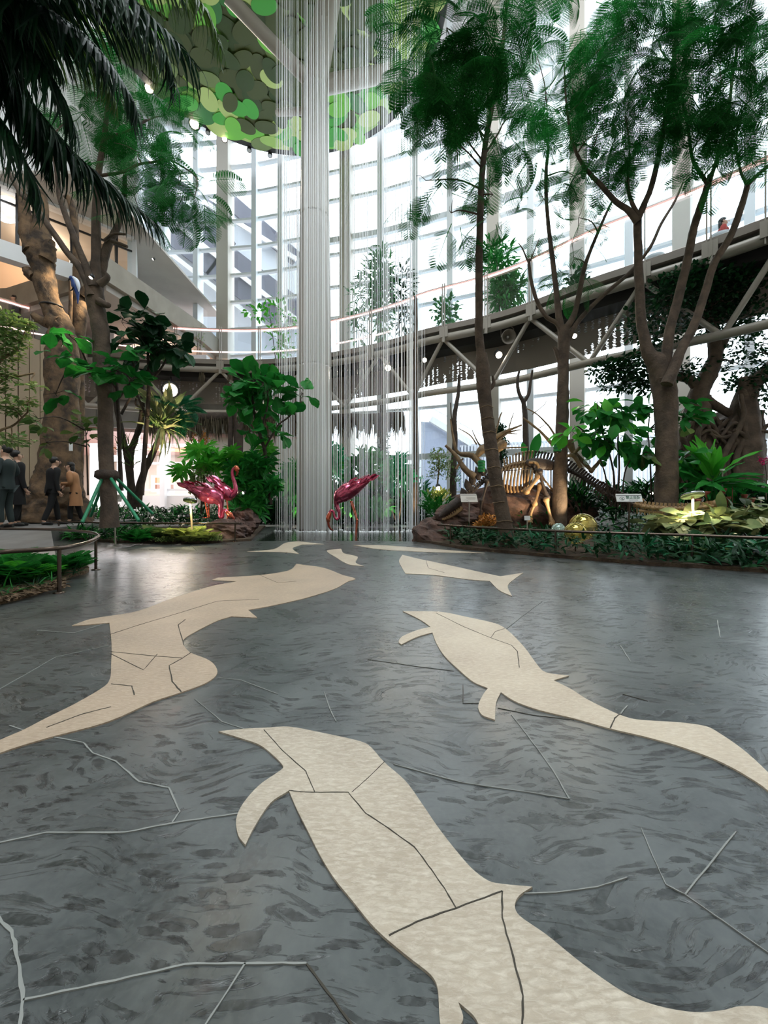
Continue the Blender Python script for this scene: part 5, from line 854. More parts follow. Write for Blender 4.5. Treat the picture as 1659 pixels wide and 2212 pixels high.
# ------------------------------------------------------------------ low rails
def rail(label, pts, posts, h, base_z=0.0, r=.021):
    """pts: rail line (px,py) with its ground row: world point from ground G then lifted by h"""
    p = smooth([q+A(0,0,h) for q in pts], 5); T = thing('low_rail', label, 'railing', (*np.mean(p, axis=0)[:2], 0)); mb = MB(); tube(mb, p, r, 10); mb.build('top_rail', M['rail'], T)
    for q in posts: mb = MB(); tube(mb, [q, q+A(0,0,h)], .017, 10); o = mb.build('post', M['rail'], T); mb = MB(); lathe(mb, [(.05,0),(.05,.008),(.02,.012)], q, 16); mb.build('flange', M['rail'], o)
    return T
rp = [G(973,1180.5), G(1200,1203), G(1495,1221), G(1760,1240)]
rail('bronze low rail along the whole right-hand planting bed', [G(946,1177), G(973,1180.5), G(1090,1193), G(1200,1202), G(1350,1212), G(1495,1220), G(1760,1238), G(2000,1252)], rp, .40)
lp = [G(508,1171), G(253,1167.5), G(127,1163)]
rail('bronze low rail in front of the left bed, ending below the flamingos', [G(521,1171), G(508,1171), G(400,1171), G(253,1169), G(160,1166), G(112,1160), G(108,1153), G(130,1147), G(200,1143), G(250,1141)], lp, .40)
rail('nearest bronze rail curving around the small island at the left edge', [G(-120,1325), G(0,1298), G(60,1290), G(128,1281), G(180,1262), G(207,1240), G(212,1226), G(190,1212), G(130,1203), G(50,1199), G(-60,1198)], [G(128,1281), G(207,1231)], .42)
# ------------------------------------------------------------------ flamingos
fm = mat('glossy_pink_metal', (.52,.045,.12), .2, .75, col2=(.72,.16,.26), nz=9, coat=.6); fo_ = mat('glossy_coral_metal', (.60,.10,.05), .25, .7, col2=(.72,.20,.10), nz=14, coat=.5); fg = mat('dark_beak', (.28,.05,.03), .35, .5)
def flamingo(label, Y, body, rad, neck, nrad, head, beak, legs, base, tail=(), plumes=12, seed=1):
    T = thing('flamingo', label, 'sculpture', base); rr = random.Random(seed)
    b = smooth(pxl(body, Y), 5); mb = MB(); tube(mb, b, rad, 18, 1, .03); mb.build('body', fm, T)
    mb = MB(); n = len(b)   # overlapping feather plates along the back and tail
    for i in range(plumes*4):
        t = rr.random(); j = min(n-2, int(t*(n-1))); c = b[j]; rloc = np.interp(j/(n-1), np.linspace(0, 1, len(rad)), rad); an = rr.uniform(-.3, 3.44)
        d = nrm(b[0]-b[-1]); sd = nrm(np.cross(d, A(0,0,1))); o = sd*math.cos(an)+A(0,0,1)*math.sin(an)
        V, Fq = place(proto_broad(.36, 4, .2, .2), c+o*rloc*.9, d+o*.22+A(rr.uniform(-.1,.1),0,rr.uniform(-.1,.1)), o, rr.uniform(.16,.3)); mb.add(V, Fq)
    mb.build('feathers', fm, T)
    mb = MB(); tube(mb, smooth(pxl(neck, Y), 6), nrad, 12); mb.build('neck', fm, T)
    mb = MB(); hp = pxl(head, Y); tube(mb, smooth(hp, 4), [.035,.06,.062,.04], 12); mb.build('head', fo_, T); mb = MB(); tube(mb, smooth(pxl(beak, Y), 4), [.035,.032,.022,.006], 10); mb.build('beak', fg, T)
    for l in legs: mb = MB(); p = pxl(l); tube(mb, p, [.022,.016,.02,.015,.014], 8); ball(mb, p[len(p)//2], .028, 6); tube(mb, [p[-1], p[-1]+A(-.1,-.08,0)], [.014,.006], 6); tube(mb, [p[-1], p[-1]+A(.0,-.12,0)], [.014,.006], 6); mb.build('leg', fo_, T)
    return T
flamingo('pink metal flamingo standing in the pool with its head lowered to the water', 10.9, [(800,1036),(785,1044),(768,1052),(750,1062),(735,1073),(727,1083)], [.03,.10,.19,.23,.19,.10], [(728,1080),(727,1090),(732,1105),(733,1115),(729,1122),(723,1117),(721,1107),(716,1103),(712,1108)], [.09,.06,.04,.036,.034,.034,.034,.04], [(714,1106),(711,1113),(709,1121),(710,1128)], [(709,1126),(710,1135),(714,1142),(721,1146)],
  [[(757,1082,10.85),(764,1104,10.85),(771,1123,10.85),(769,1142,10.85),(767,1160,10.85)],[(760,1082,11.0),(768,1106,11),(772,1124,11),(771,1142,11),(770,1159,11)]], P(764,1163,10.9), plumes=14, seed=2)
flamingo('pink metal flamingo bending its neck down to the orange-lit rock', 9.6, [(408,1056),(424,1060),(442,1066),(458,1071),(470,1078),(477,1088)], [.05,.12,.19,.20,.16,.08], [(476,1086),(477,1096),(475,1108),(476,1116),(481,1117),(482,1108),(486,1102),(491,1105)], [.08,.06,.045,.04,.036,.034,.034,.04], [(489,1104),(494,1109),(498,1113),(501,1117)], [(500,1115),(504,1119),(505,1124),(504,1129)],
  [[(443,1082,9.6),(444,1090,9.6),(446,1098,9.6),(447,1105,9.6),(449,1118,9.6)],[(449,1082,9.7),(450,1090,9.7),(451,1098,9.7),(451,1105,9.7),(452,1118,9.7)]], P(450,1120,9.6), plumes=14, seed=3)
flamingo('pink metal flamingo with raised S-shaped neck behind the bending one', 10.0, [(466,1046),(474,1050),(482,1057),(490,1065),(498,1072),(503,1074)], [.06,.10,.15,.17,.13,.06], [(500,1070),(507,1064),(509,1054),(507,1042),(503,1030),(502,1019),(505,1012),(510,1011)], [.09,.07,.05,.045,.04,.038,.036,.04], [(506,1011),(510,1010),(512,1014),(512,1018)], [(512,1015),(513,1020),(512,1025),(509,1028)],
  [[(490,1078,10),(491,1090,10),(492,1100,10),(491,1110,10),(491,1122,10)]], P(490,1128,10), plumes=12, seed=5)
mb = MB()
for k in range(3): pass
# ------------------------------------------------------------------ plated dinosaur skeleton
bone = mat('golden_lit_bone', (.42,.27,.13), .5, col2=(.26,.165,.085), nz=7, bump=.5, bscale=30); boned = mat('dark_shaded_bone', (.075,.055,.045), .5, col2=(.04,.03,.028), nz=7, bump=.5, bscale=30)  # lit and shaded copies of one bone, lamplight and shade in the colour
DK = thing('dinosaur_skeleton', 'mounted dinosaur skeleton with back spines and a long tail, standing over the rocks', 'skeleton', P(1150,1128,9.9))
def bone_tube(l, r, name, m, Y=None, knob=1.5):
    mb = MB(); p = smooth(pxl(l, Y), 4); rr_ = [r*knob, r*.9, r*.75, r*.75, r*.9, r*knob]; tube(mb, p, rr_, 9); ball(mb, p[0], r*knob*1.05, 7); ball(mb, p[-1], r*knob*1.05, 7); return mb.build(name, m, DK)
sp = smooth([P(*q) for q in ((975,1100,9.7),(1000,1080,9.7),(1030,1053,9.8),(1055,1032,9.9),(1080,1016,10),(1110,1006,10),(1145,1001,10),(1180,1003,10),(1215,1010,9.9),(1250,1026,9.7),(1280,1046,9.4),(1310,1066,9.1),(1345,1083,8.75),(1390,1094,8.35),(1440,1098,8.15),(1500,1097,8.0),(1550,1091,7.9))], 12)
seg = np.linalg.norm(np.diff(sp, axis=0), axis=1); s = np.concatenate([[0], np.cumsum(seg)]); nv = 92
mbk = None
for i in range(nv):
    q = s[-1]*(i+.5)/nv; c = A(*[np.interp(q, s, sp[:,k]) for k in range(3)]); c2 = A(*[np.interp(q+.05, s, sp[:,k]) for k in range(3)]); d = nrm(c2-c); t = i/nv
    body = math.exp(-((t-.36)/.16)**2); r = .035+.05*body if t < .62 else .05*(1-(t-.62)*1.5)+.012; mb = MB(); tube(mb, [c-d*.035, c, c+d*.035], [r*1.15, r*.8, r*1.15], 9)
    sd = nrm(np.cross(d, A(0,0,1))); n_ = np.cross(sd, d)*(1 if np.cross(sd, d)[2] > 0 else -1); h = .07+.13*body if t > .2 else .05
    if .6 < t < .8: h = .10
    if t >= .8: h = .06
    tip = c+n_*(r+h)+d*h*.25; bar(mb, c+n_*r*.5, tip, .03, .045)
    if .3 < t < .75: ball(mb, tip, (.028,.05,.03), 5)
    if .15 < t < .8: bar(mb, c, c+sd*(.10+.06*body)+n_*.03, .025, .02); bar(mb, c, c-sd*(.10+.06*body)+n_*.03, .025, .02)
    if .45 < t < .85: bar(mb, c, c-n_*(r+.12)+d*.04, .018, .02)
    mb.build('vertebra', bone if t > .78 or .25 < t < .36 else boned, DK)
for i in range(11):
    px = 1079+i*7.4; t = i/10; top = 1012-8*math.sin(t*2.5); bot = 1058+8*math.sin(t*3.14)-t*6
    for sd in (-1, 1):
        Y0 = 10; mb = MB(); tube(mb, smooth([P(px, top, Y0), P(px-3, top+12, Y0+sd*.30), P(px-5, (top+bot)/2, Y0+sd*.40), P(px-6, bot-8, Y0+sd*.30), P(px-4, bot, Y0+sd*.18)], 4), [.022,.026,.024,.024,.03], 7); mb.build('rib', bone, DK)
for lo, hi in (((1082,1018,9.62),(1148,1013,9.62)),): mb = MB(); tube(mb, [P(*lo), P(*hi)], .012, 6); mb.build('mounting_rod', M['rail'], DK)
mb = MB(); ball(mb, P(1172,1003,9.75), (.42,.06,.13), 12, .15, 2, 1, R=axis(A(.1,0,1))); ball(mb, P(1160,1015,9.75), (.1,.06,.12), 8); mb.build('pelvis', boned, DK)
mb = MB(); tube(mb, pxl([(1142,998),(1158,1000),(1163,1012),(1158,1026)], 9.7), [.03,.035,.035,.03], 8, 5); mb.build('pubis', bone, DK)
bone_tube([(1163,1028),(1152,1044),(1137,1061)], .055, 'femur', bone, 9.6); bone_tube([(1166,1018),(1172,1045),(1182,1074)], .045, 'femur', boned, 9.55)
bone_tube([(1167,1048),(1160,1072),(1155,1088)], .045, 'tibia', bone, 9.65); bone_tube([(1155,1088),(1148,1106),(1145,1122)], .04, 'shank', bone, 9.7); bone_tube([(1180,1080),(1186,1105),(1192,1128)], .045, 'tibia', bone, 9.5)
bone_tube([(1170,1030),(1182,1044),(1196,1062)], .028, 'ischium', bone, 9.9); bone_tube([(1196,1062),(1204,1062),(1207,1057)], .018, 'ischium_end', bone, 9.9, 1.1)
for k in range(4): mb = MB(); tube(mb, [P(1190,1128,9.5), P(1186+k*5,1134,9.35-.05*k)], [.03,.015], 7); mb.build('toe', bone, DK)
for k in range(3): mb = MB(); tube(mb, [P(1145,1122,9.7), P(1140+k*5,1129,9.55)], [.03,.015], 7); mb.build('toe', bone, DK)
bone_tube([(1052,1040),(1046,1064),(1040,1082)], .04, 'foreleg', boned, 9.75); bone_tube([(1040,1082),(1038,1104),(1038,1122)], .03, 'foreleg', boned, 9.7); bone_tube([(1062,1040),(1064,1060),(1060,1080)], .035, 'foreleg', boned, 10.1)
for i, (px, py, sz) in enumerate(((1003,1064,.18),(1012,1050,.24),(1022,1038,.27),(1034,1027,.28),(1045,1018,.22),(1018,1056,.18))):
    c = P(px, py+6, 9.75); mb = MB(); tube(mb, [c+A(0,0,-.05), c+A(-.02,0,sz*.35), c+A(-.07,0,sz)], [.04,.09,.004], 9, 3, flat=.25); mb.build('back_plate', boned, DK)
mb = MB(); tube(mb, smooth(pxl([(992,1082),(978,1092),(962,1106),(950,1116)], 9.55), 4), [.12,.11,.08,.03], 10, 1, .1); mb.build('skull', boned, DK)
mb = MB(); tube(mb, smooth(pxl([(998,1096),(985,1108),(968,1118),(955,1122)], 9.55), 4), [.05,.045,.035,.02], 8, 1, .1); 
for k in range(9): p = P(994-k*4.2, 1094+k*3.0, 9.5); tube(mb, [p, p+A(0,0,-.07)], [.014,.004], 5)
mb.build('jaw', bone, DK)
mb = MB(); tube(mb, pxl([(1190,1100,9.9),(1190,1010,9.9)]), .015, 6); tube(mb, pxl([(1215,1115,10),(1215,1012,10)]), .015, 6); mb.build('support_rod', M['rail'], DK)
mb = MB(); tube(mb, smooth(pxl([(1380,1103,8.4),(1430,1107,8.2),(1500,1105,8.05),(1548,1097,7.9)]), 4), [.03,.03,.03,.02], 7); mb.build('tail_tendon', bone, DK)
mb = MB(); ball(mb, P(1551,1089,7.9), (.11,.04,.085), 8, .2, 2, 3, R=axis(A(.3,0,1))); mb.build('tail_tip', bone, DK)
# ------------------------------------------------------------------ glass balls, mirror plates, signs
gb = bpy.data.materials.new('gold_tinted_glass'); gb.use_nodes = True; b = gb.node_tree.nodes['Principled BSDF']; b.inputs['Base Color'].default_value = (.70,.58,.16,1); b.inputs['Roughness'].default_value = .03; b.inputs['Metallic'].default_value = .8; b.inputs['Alpha'].default_value = .55
gc = bpy.data.materials.new('clear_teal_glass'); gc.use_nodes = True; b = gc.node_tree.nodes['Principled BSDF']; b.inputs['Base Color'].default_value = (.55,.75,.68,1); b.inputs['Roughness'].default_value = .03; b.inputs['Metallic'].default_value = .4; b.inputs['Alpha'].default_value = .5
for px, py, r, Y, m, lb in ((1243,1152,24,6.8,gb,'smaller gold glass ball pressed against the right rail'),(1259,1138,29,7.5,gb,'bigger gold glass ball behind the smaller one'),(1206,1145,15,7.3,gc,'clear glass ball left of the gold balls, beside the foot of the skeleton')):
    c = P(px, py, Y); rr_ = r/F*Y; T = thing('glass_ball', lb, 'ball', c); mb = MB(); ball(mb, c, rr_, 24); mb.build('sphere', m, T); mb = MB(); tube(mb, [c-A(0,0,rr_*.98), A(c[0], c[1], .02)], .012, 6); mb.build('stake', M['rail'], T); mb = MB(); ball(mb, c+A(.01,0,-.02), rr_*.4, 16, .12, 1.0, 4); mb.build('inner_swirl', m, T)
def mirror_plate(label, px, py, Y, rx, ry, power):
    c = P(px, py, Y); T = thing('mirror_plate_lamp', label, 'garden lamp', A(c[0], c[1], .05)); R = axis(A(0,-.55,-1) if ry > 9 else A(0,-.35,-1)); r = rx/F*Y
    mb = MB(); lathe(mb, [(r,-.02),(r*1.03,0),(r,.02),(r*.96,.012),(.02,-.012)], c, 32, ax=R); mb.build('plate', mat('polished_mirror', (.55,.62,.64), .12, 1), T)
    mb = MB(); tube(mb, [c-A(0,0,.02), A(c[0]+.02, c[1]+.02, .45), A(c[0]+.03, c[1]+.02, .03)], .022, 8); mb.build('stake', mat('warm_brass_post', (.55,.40,.24), .5), T)
    l = bpy.data.lights.new('plate_light', 'SPOT'); l.energy = power; l.color = (1,.86,.55); l.spot_size = math.radians(140); l.spot_blend = .8; l.shadow_soft_size = .08; o = bpy.data.objects.new('plate_light', l); COL.objects.link(o); o.parent = T; o.location = (0, -.05, c[2]-.05-.08)
mirror_plate('round mirror plate on a short stake lighting the moss in front of the flamingos', 411, 1081, 8.7, 14, 7, 60)
mirror_plate('round mirror plate on a stake lighting the calathea leaves on the right', 1496, 1070, 7.6, 22, 9, 130)
ink = mat('green_ink', (.02,.13,.07), .6); blk = mat('black_ink', (.03,.03,.03), .6); wp = mat('white_sign_plate', (.78,.80,.79), .4); cream = mat('cream_sign_plate', (.62,.58,.52), .5)
def text(body, parent, loc, rot, size, m, name='lettering'):
    cu = bpy.data.curves.new(name, 'FONT'); cu.body = body; cu.size = size; cu.align_x = 'CENTER'; cu.align_y = 'CENTER'; cu.extrude = .0015; o = bpy.data.objects.new('tmp_text', cu); COL.objects.link(o)
    bpy.context.view_layer.update(); me = bpy.data.meshes.new_from_object(o.evaluated_get(bpy.context.evaluated_depsgraph_get())); bpy.data.objects.remove(o); me.materials.clear(); me.materials.append(m)
    q = bpy.data.objects.new(name, me); COL.objects.link(q); q.parent = parent; q.location = tuple(loc); q.rotation_euler = rot; return q
def sign(label, px, py, Y, w, h, foot_z=.05, tilt=.5, m=wp, yaw=0, header=True, postm='rail', name='signboard'):
    c = P(px, py, Y); T = thing(name, label, 'sign', A(c[0], c[1], foot_z)); T.rotation_euler = (0, 0, 0)
    n = nrm(A(math.sin(yaw), -math.cos(yaw), tilt)); x = A(math.cos(yaw), math.sin(yaw), 0); up = np.cross(n, x)*-1; up = up if up[2] > 0 else -up; R = np.column_stack([x, up, n])
    mb = MB(); box(mb, c, (w, h, .012), R=R); pl = mb.build('plate', m, T)
    if header: mb = MB(); box(mb, c+up*(h/2+.012)-n*.0, (w*.98, .028, .014), R=R); mb.build('top_strip', m, T); mb = MB(); box(mb, c+up*(h/2-.006)+n*.002, (w*.98, .010, .012), R=R); mb.build('slot', blk, T)
    mb = MB(); tube(mb, [c-up*h*.4-n*.01, A(c[0], c[1]+.02, foot_z)], .014, 8); mb.build('post', M[postm], T)
    E_ = Matrix([[*R[0]], [*R[1]], [*R[2]]]).to_euler(); return T, c-A(c[0], c[1], foot_z), R, E_
T, o0, R, E_ = sign('white no-sitting sign with a crossed-out figure in a circle and green characters', 1359, 1077, 7.1, .44, .115, .05, .35)
text('禁止坐卧', T, o0+R@A(.065,.012,.008), E_, .062, ink); text('Please do not sit or lie', T, o0+R@A(.065,-.030,.008), E_, .017, blk)
mb = MB(); W0 = A(*T.location); c = W0+o0+R@A(-.125,-.003,.008); a = np.linspace(0, 6.283, 25)
tube(mb, [c+R@A(math.cos(q)*.042, math.sin(q)*.030, 0) for q in a], .0022, 5); tube(mb, [c+R@A(-.03,.02,.001), c+R@A(.03,-.02,.001)], .0022, 5); mb.build('prohibition_ring', blk, T)
mb = MB(); ball(mb, c+R@A(.004,.012,0), .006, 6); tube(mb, [c+R@A(.002,.006,0), c+R@A(-.004,-.006,0), c+R@A(.012,-.008,0), c+R@A(.016,-.018,0)], .003, 5); tube(mb, [c+R@A(-.018,-.012,0), c+R@A(.02,-.012,0)], .002, 5); mb.build('figure', ink, T)
T, o0, R, E_ = sign('slanted cream information board on a post in front of the skeleton skull', 1013, 1077, 8.6, .34, .20, .05, .9, cream, postm='steel')
mb = MB(); W0 = A(*T.location); [box(mb, W0+o0+R@A(.04,.03-.022*k,.008), (.2-.04*(k % 2),.004,.002), R=R) for k in range(4)]; tube(mb, [W0+o0+R@A(-.12+.02*k, -.06+.015*math.sin(k*.9), .008) for k in range(7)], .002, 5); mb.build('print', mat('brown_print', (.3,.25,.2), .6), T)
T, o0, R, E_ = sign('slanted brown information board in front of the ringed trunk', 248, 1076, 7.9, .25, .17, .05, .9, cream, .25, False, 'steel')
mb = MB(); W0 = A(*T.location); [box(mb, W0+o0+R@A(0,.04-.02*k,.008), (.15,.004,.002), R=R) for k in range(4)]; mb.build('print', bpy.data.materials['brown_print'], T)
def tagsign(label, px, py, Y, w=.12, h=.09):
    T, *_ = sign(label, px, py, Y, w, h, .05, .15, wp, 0, False, 'steel', 'plant_label'); return T
tagsign('small white plant label on a stick below the ribs of the skeleton', 1139, 1119, 8.5); tagsign('small white plant label left of the left mirror plate', 325, 1107, 9.3, .12, .09); tagsign('small pale plant label among the nest fern fronds', 1561, 1015, 8.5, .12, .04); tagsign('small tilted label near the right edge above the calathea', 1644, 1076, 8.2, .12, .05)
mb = MB(); box(mb, P(153,966,11.2), (.09,.02,.2)); tag(mb.build('paper_tag', wp), 'small white paper tag fixed to the big rough trunk', 'label')
# lanterns strapped to trunks
gl = mat('green_banding', (.01,.22,.06), .4)
for px, py, Y, lb in ((1040,1008,9.5,'green banded ornament hung on the bare branches left of the leaning trunk'),(1204,963,9.35,'green banded ornament on the straight brown trunk')):
    c = P(px, py, Y); T = thing('banded_ornament', lb, 'ornament', c)
    mb = MB(); lathe(mb, [(.06,-.16),(.08,-.14),(.08,.12),(.05,.15)], c, 12); mb.build('core', M['black'], T)
    for k in range(4): mb = MB(); lathe(mb, [(.082,-.03),(.088,-.02),(.088,.02),(.082,.03)], c+A(0,0,-.1+.068*k), 12); mb.build('band', gl, T)
    mb = MB(); tube(mb, [c+A(0,0,.14), c+A(0,.05,.28)], .006, 5); mb.build('hanger', M['black'], T)
for px, py, Y, lb in ((1268,997,9.1,'clear glass bauble hanging in the driftwood'),(988,1035,11.2,'clear glass bauble by the thin window sapling'),(1303,1002,10,'small green hanging ornament right of the driftwood bauble')):
    c = P(px, py, Y); T = thing('hanging_bauble', lb, 'ornament', c); mb = MB(); ball(mb, c, .075, 12); mb.build('globe', gc if 'green' not in lb else M['green_leaf'], T); mb = MB(); tube(mb, [c+A(0,0,.07), c+A(0,0,.4)], .004, 4); mb.build('cord', M['black'], T)
# warm spotlights in the beds and under the walkway
for px, py, Y, d, pw, s, lb in ((1102,1126,8.7,A(-.5,-.3,.5),8,.03,'tiny glowing ground spot right beside the leaning trunk'),(1207,1133,8.9,A(-.5,.6,.9),70,.05,'glowing ground spot above the clear glass ball'),(947,1055,10.9,A(0,-.6,-.5),30,.06,'warm spot lamp on a stake glowing right of the water strings'),(1408,1066,9.3,A(0,-.6,-.4),6,.035,'tiny red-rimmed light left of the thick trunk'),(628,1136,14.3,A(.1,.6,.8),160,.05,'added spot at the rear pool edge left of the column, lighting the shrubs'),(742,1136,14.3,A(0,.6,.8),160,.05,'added spot at the rear pool edge behind the flamingo'),(862,1136,14.3,A(-.1,.6,.8),160,.05,'added spot at the rear pool edge near the right-hand boulder'),(525,1065,10.3,A(-.5,-.6,-.3),10,.035,'small warm spot beside the raised flamingo')):  # rear pool-edge spots are added to brighten the dark shrubs behind
    spot_lamp('ground_spot', lb, P(px, py, Y), d, pw, s, (1,.72,.42), 100)
for px, py, Y, d, pw, s, lb in ((1078,767,13.6,A(0,-1,-.6),90,.11,'lit reflector lamp under the walkway below the horn speaker'),(1241,726,11.9,A(-.3,-1,-.6),90,.07,'lit lamp under the walkway beside the straight tree'),(838,795,14.6,A(0,-1,-.6),90,.11,'lit lamp under the walkway seen through the strings'),(917,778,14.2,A(0,-1,-.6),60,.08,'lit lamp under the walkway at the right edge of the strings'),(368,843,*w3(368,5.25,-.15)[1:2],A(.5,-1,-.45),420,.30,'brightest warm floodlight on the left above the staghorn fern'),(247,862,*w3(247,5.1,-.2)[1:2],A(.2,-1,-.5),30,.08,'small lit lamp on the left, just right of the ringed trunk')):
    spot_lamp('floodlight', lb, P(px, py, Y), d, pw, s, (1,.84,.64), 110)
# added spotlights that brighten the trunk, pale tree, fern, ribs and flamingos
for loc, tgt, pw, cone, lb in ((P(330,560,12.6), P(118,640,11.5), 1500, 36, 'added black spotlight aimed at the big rough trunk'),(P(196,600,7.3), P(20,800,6.5), 260, 70, 'added black spotlight on the ringed trunk aimed at the pale-leaved tree'),(P(405,1112,8.2), P(350,900,8.8), 420, 30, 'added black spotlight on the ground aimed up at the staghorn fern'),(P(1290,1120,8.8), P(1140,1045,9.8), 160, 55, 'added black spotlight aimed at the rib cage'),(P(395,1135,8.9), P(475,1080,9.6), 60, 60, 'added black spotlight aimed at the flamingos on the rock')):
    spot_lamp('added_spotlight', lb, loc, tgt-loc, pw, .032, (1,.78,.5), cone)
# ------------------------------------------------------------------ parrot
c = P(158,618,10); T = thing('macaw', 'blue and white macaw perched on a stump between the two left trunks', 'bird', P(156,612,10)); bm_ = mat('blue_feathers', (.015,.05,.20), .4); wm2 = mat('pale_feathers', (.7,.75,.85), .5)
mb = MB(); tube(mb, smooth(pxl([(157,602),(160,608),(163,618),(166,628),(168,640),(168,656)], 10), 4), [.055,.07,.085,.06,.03,.012], 12); mb.build('body', bm_, T)
mb = MB(); ball(mb, P(155,601,9.98), (.06,.055,.055), 10); mb.build('head', bm_, T); mb = MB(); tube(mb, pxl([(153,602),(149,604),(149,608)], 9.96), [.025,.02,.005], 8, 3); mb.build('beak', M['black'], T)
mb = MB(); tube(mb, smooth(pxl([(158,599),(165,606),(169,618),(170,630)], 9.97), 4), [.03,.05,.045,.01], 10); mb.build('wing', wm2, T)
for k in (0, 1): mb = MB(); tube(mb, pxl([(158,620),(155+k*2,626),(152,628)], 9.93+k*.06), .012, 6); mb.build('foot', M['black'], T)
# ------------------------------------------------------------------ people
skin = mat('skin', (.55,.33,.23), .55); hair = mat('black_hair', (.012,.010,.009), .5)
def skinmesh(name, V, E, Rd, m, parent, lvl=2):
    me = bpy.data.meshes.new(name); me.from_pydata([tuple(v) for v in V], E, []); o = bpy.data.objects.new(name, me); COL.objects.link(o); o.parent = parent
    md = o.modifiers.new('skin', 'SKIN'); md.use_smooth_shade = True
    for i, d in enumerate(me.skin_vertices[0].data): r = Rd[i]; d.radius = r if isinstance(r, tuple) else (r, r); d.use_root = (i == 0)
    s = o.modifiers.new('sub', 'SUBSURF'); s.levels = lvl; s.render_levels = lvl; me.materials.append(m); return o
def person(label, loc, rz, top, legc, shoe, H=1.72, coat=False, mask=False, stride=.18, arm='down', hairlong=False, bend=0.0, lean=0.0):
    """x right, -y forward. One continuous body, clothes and hair as parts"""
    T = thing('person', label, 'person', loc); T.rotation_euler = (0, 0, rz); T.scale = (H/1.72,)*3
    hipz = .90; sx = .19; kn = .48
    hands = {'down': [((.22,0,1.12),(.24,-.03,.86)),((-.22,0,1.12),(-.24,-.05,.86))], 'hold': [((.25,-.02,1.14),(.10,-.26,1.12)),((-.25,-.02,1.14),(-.10,-.26,1.08))], 'fold': [((.26,.02,1.16),(.06,-.22,1.14)),((-.26,.02,1.16),(-.06,-.22,1.10))]}[arm]
    J = [(0,0,.95),(0,.01,1.12),(0,.0,1.30),(0,.01,1.42),(0,-.005,1.50),(0,-.02,1.58),(0,-.015,1.67)]
    Rr = [(.15,.11),(.13,.10),(.16,.11),(.11,.085),(.052,.055),(.078,.095),(.07,.085)]
    E = [(i, i+1) for i in range(6)]
    for s, (el, ha) in zip((1, -1), hands):
        b = len(J); J += [(s*sx, .0, 1.40), el, ha, (ha[0]*.98, ha[1]-.05, ha[2]-.06)]; Rr += [.055,.042,.028,(.035,.018)]; E += [(3, b), (b, b+1), (b+1, b+2), (b+2, b+3)]
        for k in range(5):   # four fingers and a thumb
            q = len(J); off = (k-1.5)*.017 if k < 4 else -.036; z0 = -.075 if k < 4 else -.02; J += [(ha[0]+s*0+off*.5, ha[1]-.05+off, ha[2]-.06+z0*.5), (ha[0]+off*.5, ha[1]-.07+off, ha[2]-.06+z0-(.012 if k in (1, 2) else 0))]; Rr += [.009,.007]; E += [(b+3, q), (q, q+1)]
    for s in (1, -1):
        b = len(J); st = stride*s; J += [(s*.09, 0, .88), (s*.095, -.03-st*.5, kn), (s*.1, .02-st, .10), (s*.1, -.06-st, .04), (s*.1, -.14-st, .03)]; Rr += [.09,.06,.042,.04,.03]; E += [(0, b)]+[(b+i, b+i+1) for i in range(4)]
    def tf(v):   # bend the upper body forward from the hips
        x, y, z = v
        if z > .95 and bend: dz = z-.95; y, z = y-dz*math.sin(bend), .95+dz*math.cos(bend)+(y*0)
        return (x, y, z)
    J = [tf(v) for v in J]; body = skinmesh('body', J, E, Rr, skin, T)
    # jacket or coat
    hem = .50 if coat else .82
    L0 = A(*T.location); mb = MB(); prof = [(1.47,.075),(1.43,.15),(1.36,.205),(1.22,.192),(1.08,.172),(.95,.185),(.86,.195)]+([(.72,.21),(.60,.225),(hem,.235)] if coat else [(hem,.198)])
    tube(mb, np.array([tf((0, .008, z)) for z, r in prof])+L0, [r for z, r in prof], 20, 2, flat=.70)
    for s, (el, ha) in zip((1, -1), hands): tube(mb, np.array([tf((s*.13,.0,1.41)), tf((s*.20,.0,1.375)), tf(el), tf(tuple(np.array(ha)*.95+np.array(el)*.05))])+L0, [.07,.075,.058,.048], 12, 4)
    mb.build('coat' if coat else 'jacket', top, T)
    V = [(0,0,.93)]; Ed = []; Rd = [(.155,.12)]
    for s in (1, -1): b = len(V); st = stride*s; V += [(s*.09,0,.84),(s*.095,-.03-st*.5,kn),(s*.1,.02-st,.10)]; Ed += [(0, b), (b, b+1), (b+1, b+2)]; Rd += [.10,.075,.062]
    skinmesh('trousers', V, Ed, Rd, legc, T)
    for s in (1, -1):
        st = stride*s; mb = MB(); L0 = A(*T.location); pts = [(s*.1,.045-st,.05),(s*.1,-.03-st,.055),(s*.1,-.12-st,.04),(s*.1,-.18-st,.03)]; tube(mb, np.array(pts)+L0, [.038,.048,.045,.028], 10, 4); mb.build('shoe', shoe, T)
    mb = MB(); L0 = A(*T.location); hc = A(*tf((0,.012,1.655)))
    ball(mb, hc+L0+A(0,.012,.012), (.088,.104,.095), 14, .06, 3, 2)
    if hairlong: ball(mb, hc+L0+A(0,.06,-.10), (.085,.055,.14), 12, .08, 3, 2)
    V = mb.V[0]; keep = V[:,1]-(hc+L0)[1]; lo = (keep < -.045) & (V[:,2] < (hc+L0)[2]+.045); V[lo, 1] = (hc+L0)[1]-.02
    mb.build('hair', hair, T)
    f = A(*tf((0,-.115,1.615)))+L0; mb = MB(); tube(mb, [f+A(0,.0,.03), f+A(0,-.012,-.01), f+A(0,.0,-.018)], [.008,.014,.01], 8, 3); ball(mb, f+A(-.082,.11,.01), (.012,.02,.03), 6); ball(mb, f+A(.082,.11,.01), (.012,.02,.03), 6); mb.build('nose_and_ears', skin, T)
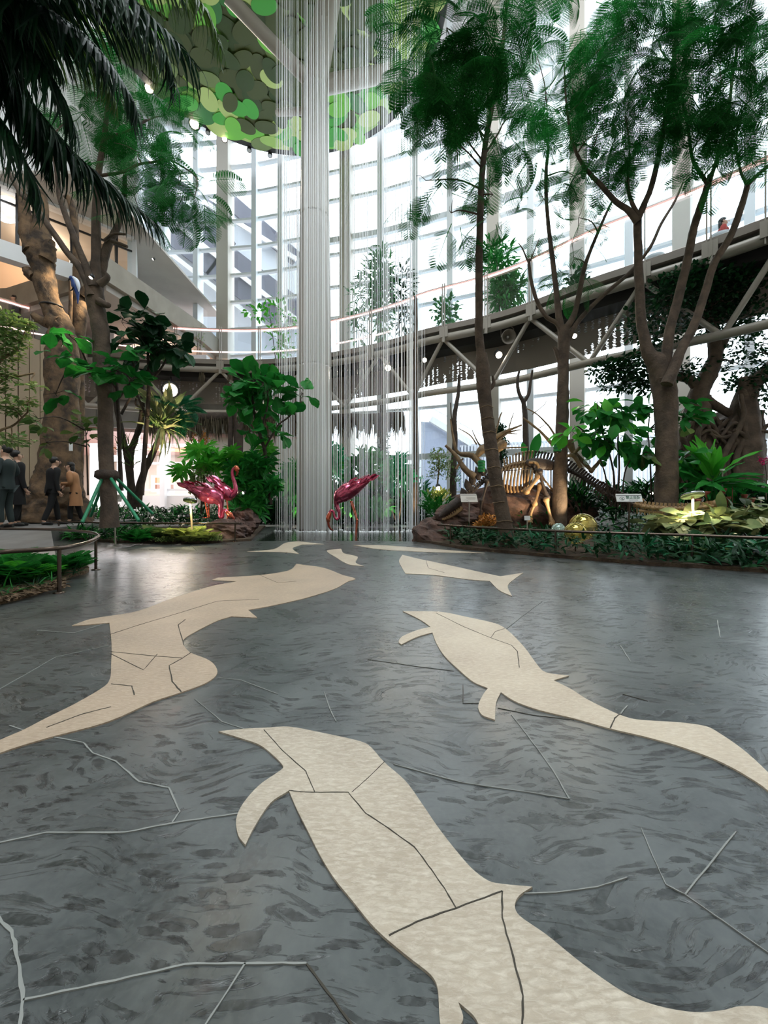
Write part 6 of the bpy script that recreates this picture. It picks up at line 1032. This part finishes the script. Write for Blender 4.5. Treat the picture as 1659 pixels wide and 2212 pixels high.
    mb = MB(); ball(mb, f+A(-.03,.022,.035), (.013,.008,.007), 6); ball(mb, f+A(.03,.022,.035), (.013,.008,.007), 6); mb.build('eyes', M['black'], T)
    if mask: mb = MB(); ball(mb, f+A(0,.03,-.025), (.062,.05,.05), 12); mb.build('face_mask', mat('white_mask', (.75,.8,.85), .6), T)
    else: mb = MB(); ball(mb, f+A(0,.022,-.045), (.022,.008,.006), 6); mb.build('mouth', mat('lips', (.45,.16,.13), .5), T)
    return T
navy = mat('dark_green_suit', (.018,.030,.030), .8); blackc = mat('black_coat', (.008,.008,.009), .85); tan = mat('tan_coat', (.42,.20,.09), .8); shoe = mat('black_shoe', (.012,.011,.010), .35); grey = mat('grey_jacket', (.06,.065,.07), .8)
def gp(px, py, z=.29): Y = (CH-z)*F/(py-HZ); return A((px-CX)/F*Y, Y, z)
person('person in a dark suit and white face mask standing side-on at the left edge', gp(12,1141), -1.45, navy, navy, shoe, 1.76, mask=True, stride=.03, arm='fold')
person('person in a long black coat seen from behind, second from the left edge', gp(36,1137), 2.7, blackc, blackc, shoe, 1.74, coat=True, stride=.08)
person('person all in black walking in front of the big rough trunk', gp(112,1134), 2.6, blackc, blackc, shoe, 1.66, coat=False, stride=.2, bend=.1)
person('person in a tan knee-length coat leaning forward beside the one in black', gp(163,1131), -1.2, tan, blackc, shoe, 1.60, coat=True, stride=.12, arm='hold', hairlong=True, bend=.2)
c = w3(30, 7.0, .3); person('person in grey walking on the upper walkway at the far left', c, -.4, grey, grey, shoe, 1.7, stride=.2)
c = w3(1563, 7.0, 1.85); person('person with long dark hair in a red top on the upper walkway at the right', c, .9, mat('red_top', (.35,.04,.03), .8), blackc, shoe, 1.62, hairlong=True, arm='hold', stride=.05)
# white dish planters on the walkway
for px, lb in ((1415,'white bowl planter on the walkway edge left of the person in red'),(1556,'white round bowl on the walkway in front of the person in red')):
    c = w3(px, 7.0, .3); T = thing('bowl_planter', lb, 'planter', c); mb = MB(); lathe(mb, [(.12,0),(.2,.12),(.22,.2),(.2,.2)], c, 20); mb.build('bowl', M['white'], T)
